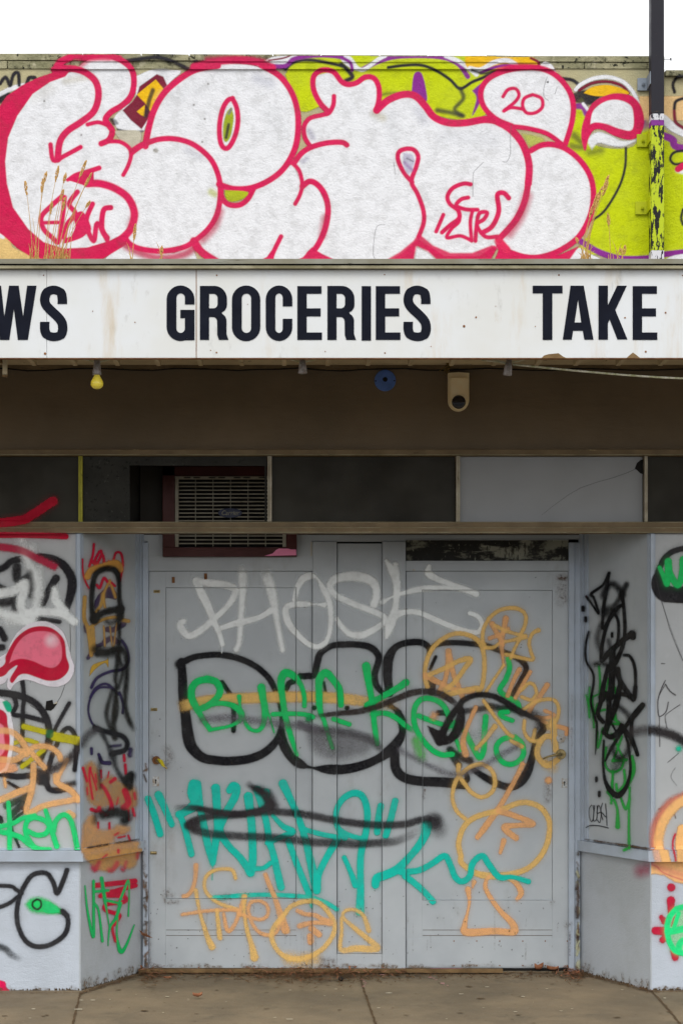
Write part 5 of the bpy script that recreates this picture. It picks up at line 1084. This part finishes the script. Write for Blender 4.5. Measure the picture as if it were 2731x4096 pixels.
# low orange tags
c = cv(); s = c.st
for q, w_, col in (('k 502,365,44 495,480 470,575 430,630 390,642,36', 38, OR), ('k 500,590 530,760,30 570,900,38 610,1020,50 645,1095,66', 40, OC), ('k 855,480 830,412 760,396 660,412 590,470 578,560 620,640 720,710 870,760', 34, OC), ('k 380,805 550,780 700,765 870,765', 32, OR),
    ('k 690,770,32 702,900,40 715,1015,44', 38, OC), ('k 750,800,28 768,900 795,955,40 850,890 890,790 935,645,48', 38, OR), ('k 935,650 935,800,30 960,950,40 1000,1080,50 1025,1190,76', 45, OC), ('k 880,795 1000,835 1080,850 1140,815 1142,735 1080,685 1000,692 970,760 1000,870 1060,960 1150,990 1225,960 1245,880', 34, OR),
    ('k 1122,445,38 1160,545,44 1210,660,44 1255,800,60 1305,945,76', 50, OR), ('k 1290,810 1350,735 1460,692 1568,690 l 215,740 300,860 305,960 250,1060 180,1130 60,1190 k 1340,1200 1235,1130 1180,1020 1200,920 1290,810', 44, OC), ('k 1412,772 1480,802 1568,812 l 200,850,50 270,880,60 200,880 100,880 k 1430,908,50', 40, OR), ('l 100,930 170,985', 56, OR), ('k 1525,1000 1528,1050', 58, OR),
    ('l 370,840 372,960 365,1120,44 500,1110,60 690,1110,60 600,1020,52 480,920,40 385,830,30 410,770 490,765,32 570,820,36 615,950,46', 32, OC)):
    fr, pts = q.split(' ', 1); s(fr, pts, col, w_, 5, .78)
s('k', '1340,1200 1450,1220 1560,1200', OC, 90, 26, .5)
c.build('thin orange tags near the foot of the doors', 8)
# grime that collects on the doors
GM = '4c3420'
for q, w_, a in (('k 225,640 240,690 330,690', 30, .7), ('k 240,600 280,640', 60, .35), ('k 740,640 800,650', 40, .4), ('k 1380,690 1400,640', 30, .5), ('h 130,640 150,660', 60, .7), ('h 240,560 270,640 230,700', 70, .35), ('k 90,870 85,1050 90,1240', 16, .7), ('k 30,150 30,400', 40, .35), ('g 980,360 1030,360', 40, .8), ('g 1000,420 1000,560', 90, .4),
    ('m 1045,900 1070,890', 36, .6), ('m 1068,960 1068,1170', 14, .9), ('j 880,900 870,1000', 60, .4), ('i 1115,920 1105,990', 18, .7), ('l 200,1220 300,1230', 60, .4), ('k 60,1230 300,1320 600,1330', 14, .7), ('j 1090,60 1090,700', 8, .3), ('m 908,700 925,690', 18, .8), ('l 735,1250 760,1280', 18, .7)):
    c = cv(); fr, pts = q.split(' ', 1); c.st(fr, pts, GM, w_*.8, 5+w_*.18, min(1, a*1.25)).build(None, 9, 'grime', name='grime')
def dirt(lab, surf, marks, Lz=LD, clip=None, mat='grime', st_=2.4):
    c = Canvas(surf, st_, Lz, clip); c.halo = 0
    for x, y, x2, y2, w_, al, col in marks: c.st('S', '%f,%f %f,%f' % (x, y, x2, y2), col, w_, (1.2 if w_ < 5 else 2+w_*.3), al)
    tag(c.build(lab, 10, mat, name='grime'), kind='stuff')
R_ = random.uniform
for x0, x1 in ((600, 1245), (1255, 1618), (1628, 2270)):
    dirt(None, 'back', [(x, 3866+R_(-6, 6), x+R_(10, 60), 3868+R_(-6, 6), R_(5, 18), R_(.2, .6), '5a4834') for x in [R_(x0, x1-40) for _ in range(18)]]+[(x, R_(3600, 3850), x+R_(-4, 4), R_(3600, 3850), R_(2, 5), .3, '5a4a38') for x in [R_(x0, x1) for _ in range(10)]])
dirt(None, 'back', [(2311+R_(-5, 5), y, 2311+R_(-5, 5), y+R_(4, 40), R_(4, 13), R_(.6, 1), random.choice(('2c2018', '4a3424', '8a8a70'))) for y in [R_(3410, 3875) for _ in range(46)]], mat='pspray')
dirt(None, 'back', [(582+R_(-9, 9), y, 582+R_(-9, 9), y+R_(4, 30), R_(3, 9), R_(.5, .9), random.choice(('3a2c20', '5a4430'))) for y in [R_(3480, 3885) for _ in range(34)]+[R_(3050, 3100) for _ in range(3)]], mat='pspray')
dirt(None, 'back', [(x, y, x+R_(-2, 2), y+R_(-2, 2), R_(1.5, 4), .8, '3a3028') for x, y in [(R_(600, 2270), R_(3560, 3870)) for _ in range(110)]+[(R_(600, 2270), R_(2300, 3560)) for _ in range(50)]], mat='pspray', st_=2.0)
for sf, xa_, xb_ in (('L', 326, 568), ('R', 2326, 2596)):
    dirt(None, sf, [(x, ysl(sf, np.array(x), 3962)-R_(0, 60)**.9, x+R_(-4, 4), ysl(sf, np.array(x), 3962)-R_(0, 16), R_(3, 14), R_(.3, .8), '5a4a36') for x in [R_(xa_, xb_) for _ in range(34)]])
    dirt(None, sf, [(x, float(ysl(sf, np.array(x), 3397)), x+14, float(ysl(sf, np.array(x+14), 3397)), R_(3, 7), R_(.5, 1), '3c2a1a') for x in [R_(xa_, xb_-14) for _ in range(26)]], mat='pspray')
dirt(None, 'front', [(x, 3962-R_(0, 14), x+R_(5, 30), 3962-R_(0, 8), R_(3, 12), R_(.4, .9), '5a4a36') for x in [R_(-600, 300) for _ in range(60)]], .86, (-700, 321, 3450, 3968))
dirt(None, 'front', [(x, 3960-R_(0, 14), x+R_(5, 30), 3960-R_(0, 8), R_(3, 12), R_(.4, .9), '5a4a36') for x in [R_(2606, 2750) for _ in range(14)]], .86, (2604, 2760, 3450, 3968))
# ================================================================ LEFT SIDE WALL
RD, PK = 'a60a2e', '2c2448'
c = cv('L', step=None) if False else Canvas('L', 2.2, LD); s = c.st
for q in ('860,740 900,650 980,600 1030,640', '765,930 772,975', '790,1215 830,1150'): s('a', q, PK, 34, 3, .85)
c.fill('a', '940,680 950,600 990,580 1030,640 1040,690 980,680', PK, 3, .85); c.fill('a', '850,700 900,640 890,720 850,780', PK, 3, .85); s('a', '960,960 1020,960 1110,910', PK, 50, 4, .85); s('a', '940,1070 1000,1040 1060,1080', PK, 50, 5, .85); s('a', '870,1110 920,1090', PK, 36, 4, .85)
s('a', '820,1480 870,1395 980,1340 1100,1315 1150,1240 1135,1130 1090,1060', PK, 28, 3, .95); s('a', '810,1568 865,1480 960,1450 1060,1540 b 1070,50 1105,150 1100,230', PK, 24, 3, .95); s('b', '1010,5 890,5 815,90 792,210 825,320 880,375', PK, 20, 3, .95)
s('b', '885,600,26 915,670,34 980,680,40', PK, None, 3, .95); s('b', '820,550 822,595', PK, 28, 3); s('b', '1170,560 1165,610', PK, 44, 6, .8); s('b', '990,530 1080,520', PK, 26, 5, .8)
for q, w_ in (('760,670 755,860 790,960 820,1190', 36), ('830,950 840,1150', 40), ('922,640 905,740 860,800', 28), ('990,540 1035,670', 26), ('985,520 930,640 940,760', 24), ('810,940 900,880 1010,850 1090,860', 30), ('1080,870 1150,885', 34), ('930,930 940,1110', 16), ('985,930 1005,1110', 12), ('1045,900 1020,1110', 12)): s('a', q, 'a8823e', w_, 3.5, .85)
c.fill('a', '800,1380 830,1280 950,1235 968,1215 970,1300 940,1260 860,1310', 'b08c30', 3, .9)
for q, w_ in (('842,195 832,290 800,395', 22), ('740,330 745,460 775,550 800,590', 16), ('890,262 852,340 862,385 915,290 935,370', 26), ('905,255 915,290', 24), ('1020,330 1040,272 1085,280 1100,380 1075,520', 22), ('868,560 895,585 930,500 960,530', 26), ('975,350 985,400', 20), ('820,350 860,370', 30), ('1000,540 1030,570', 20)): s('a', q, RD, w_, 3)
s('a', '785,485,60 820,430,60 930,395,64 1040,370,70 1075,420,60', 'b0803c', None, 5, .95)
c.fill('b', '755,710 820,665 870,720 900,830 990,790 1090,850 1210,900 1225,1060 1120,1100 1050,1050 900,1080 800,1030 770,900', 'a07a48', 12, .62)
for q, w_ in (('745,725 780,840', 26), ('810,720 800,800 830,1000', 22), ('805,725 850,860 865,920', 18), ('855,780 865,850', 16), ('905,745 908,810', 20), ('975,760 965,810', 14), ('820,1095 870,1110 890,1080', 34), ('890,1100 950,1140 1000,1060 950,930 910,880', 36), ('1000,1050 1020,1110', 24), ('990,850 1030,820', 34), ('1120,930 1150,1030 1110,1080', 60), ('1205,950 1210,1000', 22), ('1190,1090 1205,1150', 26), ('1112,610 1115,660', 26), ('1122,695 1128,775', 26), ('1150,1100 1155,1190', 18), ('780,900 785,960', 14), ('1060,990 1045,1050', 14)): s('b', q, RD, w_, 3.5, .92)
c.fill('b', '745,1240 800,1150 850,1160 880,1270 1000,1270 1050,1235 1155,1250 1160,1290 1110,1320 1030,1340 1000,1400 740,1480 735,1350', 'b88650', 12, .62)
c.fill('b', '740,1470 1000,1400 1230,1380 1240,1440 1240,1480 820,1560 745,1480', 'b8864e', 10, .62); c.fill('c', '800,60 1245,0 1235,60 1215,150 1150,180 1080,150 1000,200 880,190 800,120', 'aa8048', 10, .7)
for q, w_ in (('880,1215 880,1260', 20), ('980,1220 980,1265', 22), ('1030,1325 1060,1305', 18), ('1060,1350 1120,1335', 16), ('1150,1330 1165,1370', 20), ('960,1500 920,1530', 16), ('1060,1460 1060,1480', 26)): s('b', q, RD, w_, 4, .9)
for q, w_ in (('830,130,40 850,180,60 890,120,30', 46), ('950,165 1000,195 1050,130', 40), ('1080,150 1105,195 1130,120', 24), ('1235,20 1230,80', 26)): s('c', q, 'a0203c', w_, 9, .75, f0=.3)
c.build('layered red, ochre and purple scribbles on the left side wall of the entrance', 0)
c = Canvas('L', 2.2, LD); s = c.st
s('a', '850,880,70 825,780,44 825,650,44 835,540,46 870,450,50 970,412,52 1045,445,52 1068,540,36 1070,680,40 1085,770,50 1080,850,56', '171614', None, 7, .95); s('a', '830,870 930,810 1020,785 1090,775', '171614', 56, 8, .9); s('a', '1075,860 1000,900 960,890', '171614', 30, 14, .7)
s('a', '880,790 890,870', '171614', 18, 6, .8); s('a', '1060,780,50 1070,1000,26 1060,1200,40 1035,1400,34 b 1040,-20 1035,200,60 1020,330,46 1030,450,50', '171614', None, 9, .88); s('a', '870,1180 960,1165 1050,1125 1090,1130 1130,1190 1138,1330 1125,1520 b 1120,150,34 1150,280,40 1210,400,30', '171614', 40, 10, .92, f1=.08); s('a', '860,1140 960,1170 1060,1150', '171614', 70, 16, .8)
s('b', '1010,30 955,220 985,350 1030,420', '171614', 36, 9, .75); s('a', '1060,1200 1100,1330 1060,1480', '171614', 28, 10, .8)
s('b', '850,360 900,380 1000,410 1100,440 1140,500 1120,560 1030,590,50 1000,600', '14141a', 46, 6, .95); s('b', '920,420,40 960,500 1010,620,50 1040,720,30 1110,830,40 1180,790,60 1185,800', '14141a', None, 12, .8); c.fill('b', '1090,820 1180,760 1200,850 1170,920 1120,890', '141414', 10, .9); s('b', '930,1140 1040,1120 1130,1150 1120,1190', '131212', 80, 14, .9); s('b', '900,640 890,760 900,900', '141414', 26, 12, .5)
s('b', '735,510 790,430 860,380', '3a383c', 60, 14, .6); s('b', '860,1130 850,1200', '141414', 40, 16, .5)
c.build('smoky black column of strokes on the left side wall', 1)
c = Canvas('L', 2.2, LD+.05); s = c.st
s('c', '850,330 1000,315 1210,290', RD, 46, 3, .95); s('c', '1215,330 1050,375 900,425', RD, 40, 3, .95); s('c', '960,420 1110,430 1115,475 960,500 945,550 1060,590 1065,620 1020,680', RD, 38, 3, .95); s('c', '1010,680 1010,740 1035,830', RD, 26, 4, .95); s('c', '1000,390 1100,400', RD, 50, 3, .9)
for q in ('762,335,12 785,560,20 835,790,28 840,620,26 838,290,26', '850,500,30 885,560,20 918,830,24', '910,265,34 935,430,32 960,580,14 980,700,12', '850,385 970,375', '955,465 1070,490', '1060,500,20 1110,380,24 1150,285,18 1158,400,12 1150,605,14', '1080,490,30 1040,620,28 985,710,20 968,870,8', '1055,620,14 1048,780,16 1080,920,40 1130,870,24 1203,685,12'): s('c', q, '0c9a50', 24, 2.5)
c.build('thin green letters over a dark red zigzag below the left sill', 2, 'priser')
# ================================================================ FRONT LEFT
LFL = .76; CLF = (-700, 320, 1700, 3401)
c = Canvas('front', 2.4, LFL, CLF); s = c.st
BK1 = '1d1c20'
s('a', '-190,470 20,410 100,350 200,325', BK1, 60, 6); s('a', '345,300,50 480,325,60 580,395,75 640,500,80 640,610,80 600,760,60', BK1, None, 4); s('a', '502,500,70 445,590,60 380,720,70', BK1, None, 4); s('a', '150,400 155,500 210,520 270,500 280,640', BK1, 76, 8, .9); s('a', '-190,490 60,620', BK1, 70, 8); s('a', '30,710 120,700 150,760', BK1, 90, 10, .95); s('a', '250,850 400,870 530,890', BK1, 40, 5); s('a', '0,960 40,1040', BK1, 60, 6); s('a', '-150,1130 20,1120', BK1, 60, 6)
s('b', '-190,30 100,60 200,85 300,130 370,200 420,290 440,400 430,520', BK1, 62, 4); s('a', '200,1420 215,1568 b 205,200 200,440', BK1, 40, 4); s('b', '190,470 200,540', BK1, 30, 4); s('b', '-190,30 80,60 145,150 120,240 240,260 390,300', BK1, 42, 4); s('b', '620,142 520,320 480,410 450,500', BK1, 36, 4); s('b', '505,520 560,400 620,365 670,430 685,560 668,740', BK1, 42, 4)
s('b', '400,560 350,680', BK1, 50, 5); s('b', '470,600 430,740', BK1, 46, 5); s('b', '140,660 270,710', BK1, 44, 6); s('b', '0,775 150,800 300,790 400,830 440,910 520,925 590,905', BK1, 54, 4); s('b', '580,880 660,860', BK1, 40, 10, .8); s('b', '70,850 190,920', BK1, 28, 4); s('b', '60,1060 200,1000 260,970 180,1060 100,1150', '26302a', 60, 7, .9); s('b', '0,1170 10,1200', BK1, 44, 4)
s('b', '190,1080 220,1110 130,1180 105,1260 170,1430', BK1, 24, 3); c.fill('b', '300,720 430,760 430,860 330,860', BK1, 8)
YL = 'a8a014'
for q, w_ in (('215,352 400,400', 50), ('130,500 230,470 330,500', 40), ('490,440 700,480', 80), ('200,710 290,640 390,560', 44)): s('b', q, YL, w_, 4, .95)
c.fill('b', '410,385 475,385 470,450 415,445', '1c5a34', 3, .8)
c.build('older black throw up with yellow bars on the left display window', 0)
c = Canvas('front', 2.4, LFL, CLF); s = c.st
WS = 'd8dcdc'
s('a', '190,150 240,330 320,480 330,700 280,900', WS, 74, 16, .9, f0=.15); s('a', '-190,660 100,620 230,550 190,700 200,820', WS, 80, 10, .95); s('a', '-190,760 110,840 250,880', WS, 76, 12, .95); s('a', '240,810 400,800 560,820 665,890', WS, 72, 8, .97); s('a', '490,600,50 500,700,80 580,800,70', WS, None, 10, .95); c.dot('a', '190,160 290,230', WS, 60, 24, .7); s('a', '270,450 280,600', BK1, 34, 14, .7); s('a', '60,880 220,900', WS, 60, 20, .8); s('a', '360,400 370,650', WS, 30, 16, .6)
s('a', '-190,110 300,115 590,125', 'a40a2c', 54, 3); s('a', '-190,205,70 150,240,66 330,320,64 485,395,66', 'a6183c', None, 7, .85)
f = c.fill
f('a', '-230,1320 40,1180 80,1110 150,990 260,910 380,884 480,912 560,975 600,1060 625,1150 642,1220 666,1290 652,1370 600,1440 500,1476 380,1456 280,1420 200,1412 130,1452 92,1502 62,1470 66,1400 20,1450 -230,1480', 'cfc9d0', 2.5)
f('a', '-230,1400 20,1290 50,1200 90,1120 150,1030 250,955 350,930 450,942 530,995 580,1070 595,1200 620,1285 600,1350 530,1408 430,1420 330,1390 240,1360 170,1372 112,1440 90,1400 155,1285 90,1320 10,1385', 'b00a30', 2.5); f('a', '82,1262 130,1130 200,1035 290,985 400,975 480,1000 540,1070 556,1170 540,1250 480,1302 400,1290 300,1245 200,1222 130,1235', 'd86a80', 2.5); c.dot('a', '460,1060', 'f0dce2', 80, 22, .9); c.dot('a', '480,1080', 'e6a2b2', 50, 14, .6)
f('b', '-230,60 40,110 100,260 125,400 115,560 80,700 30,760 -230,765', 'cfcdd2', 3); f('b', '-230,140 30,210 70,340 88,470 70,600 20,740 -230,760', 'b00a30', 3); f('b', '-230,280 10,330 35,440 20,600 -230,700', 'd8788c', 4); f('b', '20,130 60,120 100,160 100,215 60,215', '0c9c74', 4)
for q, w_ in (('0,390 90,395 170,450 230,540 240,600', 56), ('0,530 110,545 190,570', 50), ('210,600 130,650 0,650', 60), ('400,720 310,620 275,560 330,530 440,535 520,590 545,650', 50), ('300,700 290,900 240,1120 400,1060 600,1020 700,1000', 54), ('700,1010 640,930 520,860 500,790', 56), ('500,850 600,650', 40), ('620,1130 650,1150', 60), ('40,820 50,890', 30), ('0,1010 140,950 270,900', 60)): s('b', q, 'dca66c', w_, 5, .82)
s('b', '450,745 560,690 660,600 735,510', '2c2628', 62, 14, .8); c.fill('b', '-230,690 90,680 150,710 120,760 -230,770', 'e0a072', 6, .8)
G2 = '18b868'
for q, w_ in (('75,1035,40 85,1200 85,1455', 44), ('-150,1280 100,1225 200,1175 310,1150', 42), ('-150,1265 150,1330 250,1400 350,1450 440,1455', 48), ('250,1290 330,1325 410,1310 440,1240 380,1185 290,1170 235,1220 235,1320 300,1430', 46), ('408,1105,40 450,1230 480,1340 508,1425,50', 48), ('480,1290 500,1200 560,1145 620,1170 660,1280 692,1450', 48)): s('b', q, G2, w_, 3)
c.build('pink lips bubble, white spray, orange scrawl and a green word on the left display window', 2)
c = Canvas('front', 2.4, LFL, (-700, 320, 1700, 2140)); s = c.st
s('S', '-230,2112 60,2085 130,2058 200,2012 212,2005', 'a00c28', 38, 4, .97)
c.build('dark red slash running up over the left beam', 1)
c = Canvas('front', 2.4, .86, (-700, 321, 3448, 3968)); s = c.st
s('c', '-190,335 80,335 140,365 195,400', '202024', 36, 3.5); s('c', '600,192 565,290 512,400 480,310 430,230 360,215 280,245 215,340 168,450 150,580 165,700 220,815 300,872 400,875 500,835 585,760 610,660 590,590 535,560', '202024', 44, 4); s('c', '-190,590 60,500 160,430', '202024', 36, 4); s('c', '-190,820 30,890 100,950 200,1000', '3c4044', 50, 9, .85, f1=.45)
c.fill('c', '235,500 290,450 400,455 530,540 520,575 400,575 290,560', '1cc060', 14, .95); c.fill('c', '380,470 450,485 530,540 510,575 400,570', '14b464', 5); s('c', '332,455 295,480 295,520 335,545 368,515 362,470 332,455', '18241c', 20, 4); c.fill('c', '-230,1170 20,1185 55,1240 72,1300 -230,1310', 'c8104c', 4); s('c', '560,560 600,600', '202024', 46, 5)
c.build('black looping letter with a green eye on the left stall riser', 0, 'priser')
# ================================================================ RIGHT SIDE WALL
c = Canvas('R', 2.2, LD); s = c.st
for q, w_ in (('n 815,1290 825,1420 820,1568', 22), ('n 730,1480 728,1568 o 725,200 730,270', 20), ('o 700,70 725,170', 20), ('o 755,90 770,360', 20), ('o 750,90 860,40', 16), ('o 800,150 770,260', 20), ('o 830,210 870,200', 26), ('n 900,1400 870,1560', 18), ('n 962,1480 965,1568', 18), ('o 850,370 805,540 800,400', 24), ('o 930,270 1000,330 910,330 880,420', 26), ('o 960,240 965,290', 24), ('o 880,540 870,690 930,760 1010,730 1040,650', 24), ('o 930,420 1000,570 1040,640', 20), ('o 1020,440 970,580 940,660', 22), ('o 940,660 1060,650', 30), ('o 1110,620,30 1125,750,40 1060,900', 30),
    ('o 940,750 925,1040', 26), ('o 1040,745,26 1045,860 985,930 970,870', 26), ('o 950,1010 980,1100,26 982,1250,46', 24), ('o 1010,990 1055,1090,30 1090,1000', 20), ('o 1090,900,20 1082,1200 1085,1440,30', 22), ('o 900,940 920,960', 40), ('o 1040,1460 1060,1450', 26)): fr, pts = q.split(' ', 1); s(fr, pts, '1f8a34', w_, 4, .88)
c.build('dripping green letters on the right side wall of the entrance', 0)
c = Canvas('R', 2.2, LD); s = c.st; BB = '0c0c0e'
for q, w_ in (('n 905,455,30 850,560,26 745,640,30 770,680,26 812,815,24 770,760,22 702,665,26', 26), ('n 900,480,28 880,600,34 855,780,34 848,950,26 900,880,30 960,790,40 1010,745,34', 30), ('n 1020,640 1040,800 1045,1000 1020,1130,40 960,1260,50', 34), ('n 960,790 900,880 850,1060 835,1240 900,1170,50 1000,1080,50 1110,995,60', 34), ('n 1120,1000 1120,1030', 50), ('n 960,820 988,900 985,1050 940,1180', 28),
    ('n 722,980,18 695,1100,24 700,1240 760,1350 765,1450 745,1568 o 745,150,22 780,280,26 795,330 792,470,18 782,600,8', 22), ('n 900,1290,40 860,1440 830,1568', 40), ('n 935,1180,60 930,1400,60 920,1568,60', 50), ('n 955,1300,40 1010,1430,46 1095,1560,56', 40), ('n 990,1310 1000,1440 985,1568', 34), ('n 1040,1190 1090,1200 1130,1280 1142,1400 1135,1568', 30), ('o 1140,0 1125,110 1090,80 1000,60 960,90', 40),
    ('o 850,0 830,130 805,240 850,310', 42), ('o 845,110 880,60 905,150 890,330 865,400,60', 50), ('o 1000,0 970,140,60 910,300,56 870,400,36 920,445 985,405 1020,350', 50), ('o 1205,160,50 1130,250,56 1040,370,34 930,540,28 872,660,16', 40), ('o 1020,340,36 1090,440 1130,520 1160,605,34', 40), ('o 1110,260 1105,420 1125,500', 34), ('o 905,280 970,400', 20), ('o 1010,330,20 1065,470,24 1090,620,22 1095,760,26 1060,890,36 990,970,54 920,930,50 868,830,30 852,680,22 858,480,22', 28)): fr, pts = q.split(' ', 1); s(fr, pts, BB, w_, 3, .98)
s('n', '855,660 880,590 930,550 990,590 1025,650', BB, 50, 12, .85); s('n', '835,920 800,1040 840,1160 890,1190', BB, 38, 14, .6); s('n', '880,800 940,790', BB, 90, 16, .8); s('n', '1062,555 1010,660 960,740', BB, 42, 8, .75); s('n', '900,1060 925,1180', BB, 34, 12, .6); s('n', '780,1270 850,1268 910,1290', BB, 34, 12, .75); s('o', '970,160 1060,230 1095,300', BB, 42, 12, .7); s('o', '930,540 980,630 1050,610 1095,500', BB, 36, 14, .75); s('o', '1010,660 960,720', BB, 60, 22, .5)
s('n', '672,760 672,785', BB, 34, 3); s('n', '696,855 696,882', BB, 32, 3); s('n', '932,995 932,1022', BB, 26, 3); s('o', '792,812 792,838', BB, 27, 3); s('o', '818,940 818,972', BB, 28, 3)
s('o', '1120,400 1225,385', '3a3638', 70, 18, .6)
c.build('dense black looping tag with dots on the right side wall', 1)
c = Canvas('R', 1.6, LD); s = c.st
for q in ('748,1056 728,1090 728,1150 742,1200 760,1190 768,1120 762,1060', '775,1060 765,1190 795,1178 798,1060', '800,1190 822,1212 834,1140 826,1080 808,1062 798,1130 835,1120 872,1162', '846,1040 830,1110 850,1190', '872,1045 880,1120 886,1240', '846,1130 884,1170'): s('o', q, '1c1c20', 7, 1.4, .95)
s('o', '700,1258 740,1240 820,1243 898,1262', '1c1c20', 9, 1.6, .95)
c.build('small thin black marker signature underlined', 2)
c = Canvas('R', 2.4, LD); c.st('p', '1190,200 1240,180', '8a3048', 90, 26, .5); c.build('faint red overspray at the top of the right side riser', 0, 'priser')
# ================================================================ FRONT RIGHT
CR = (2592, 3300, 2136, 3401)
c = Canvas('front', 2.4, LFL, CR); s = c.st; f = c.fill
s('n', '1600,235 1540,240 1460,270 1400,325 1365,395 1345,440', BK1, 50, 3.5); f('n', '1340,425 1295,490 1285,560 1310,640 1370,700 1460,718 1800,718 1800,575 1480,575 1415,530 1370,470', BK1, 3.5)
s('n', '1358,405,36 1390,470,44 1428,550,50 1436,350,64 1450,450,60 1520,560,60 1560,460,60 1568,330,60', '16b058', None, 3)
for q, w_ in (('o 1410,-60 1380,0 1345,110 1345,210 1358,262 1415,220 1436,135', 9), ('o 1357,262 1360,530', 7), ('n 1410,1452 1360,1540', 6), ('n 1412,1452 1450,1510 1500,1548', 10), ('o 1538,158 1440,225 1408,265 1425,365', 6), ('n 1322,490 1370,680 1450,930 1568,1240', 3), ('o 1530,590 1430,675', 5), ('o 1490,1130 1503,1175', 9), ('o 1352,1090 1390,1092', 10), ('n 1375,1265 1405,1266', 6), ('o 1500,720 1460,800 1510,878', 3)): fr, pts = q.split(' ', 1); s(fr, pts, '3a363a', w_, 1.6, .9)
s('o', '1235,390 1310,385 1400,405 1500,440 1620,520', '1c181b', 74, 12, .93); c.dot('o', '1530,550', '0ca888', 46, 10)
s('o', '1780,930 1500,1020 1390,1130 1325,1260 1318,1400 1345,1568 p 1370,40', 'b86a58', 84, 14, .85); s('o', '1660,970 1520,1050 1420,1160 1365,1280 1350,1420 1385,1568 p 1420,60', 'e4b070', 80, 8, .97); s('o', '1560,1270 1540,1400 1555,1568', 'e4b070', 80, 5, .98); s('o', '1500,1315 1478,1380 1480,1480 1500,1568', 'ac0c34', 14, 3)
c.build('black ring with green letters above an orange ring on the right display window', 0)
c = Canvas('front', 2.4, .86, (2604, 3300, 3449, 3966)); s = c.st; f = c.fill
f('p', '1250,150 1320,112 1780,110 1780,350 1500,300 1400,240 1320,225 1250,235', 'e0ae74', 6, .95, False); s('p', '1255,135 1330,160 1420,230 1780,350', 'b02048', 12, 4, .7); s('p', '1330,160 1480,210 1780,300', 'b85a58', 40, 16, .5); f('p', '1250,110 1320,100 1300,150 1250,150', 'b8707c', 8, .5)
c.dot('p', '1462,348', 'b00a34', 74, 4); s('p', '1460,465,76 1458,570,50', 'b00a34', None, 4); s('p', '1375,615,44 1400,650,60', 'b00a34', None, 4); s('p', '1322,735,72 1400,740,76', 'b00a34', None, 5); s('p', '1385,820 1410,790', 'b00a34', 56, 4); s('p', '1475,920 1498,975,66', 'b00a34', 40, 5)
f('p', '1568,520 1490,560 1430,650 1435,800 1490,910 1600,960 1800,960 1800,500', '98c49c', 5, .75); f('p', '1480,620 1500,600 1480,690 1460,690', 'a41e40', 3)
s('p', '1800,500 1560,525 1480,570 1432,660 1432,780 1465,870 1530,930 1780,955', '1ed07a', 52, 3.5); s('p', '1435,745 1500,735 1800,670', '1ed07a', 64, 3.5); s('p', '1530,580 1490,700', '1ed07a', 40, 4); s('p', '1780,760 1560,830 1530,920', '1ed07a', 60, 4)
c.build('green globe with dark red petals on the right stall riser', 0, 'priser')
c = Canvas('front', 2.4, .8, (2592, 3300, 3400, 3449)); s = c.st
s('p', '1320,-20 1350,120', 'd8a68a', 60, 8, .7); s('p', '1385,-20 1420,120', 'e4b070', 80, 6, .95); s('p', '1480,-20 1505,110', 'ac0c34', 16, 3); s('p', '1555,-20 1560,120', 'e4b070', 90, 6, .95)
c.build('orange paint running over the right sill', 0)
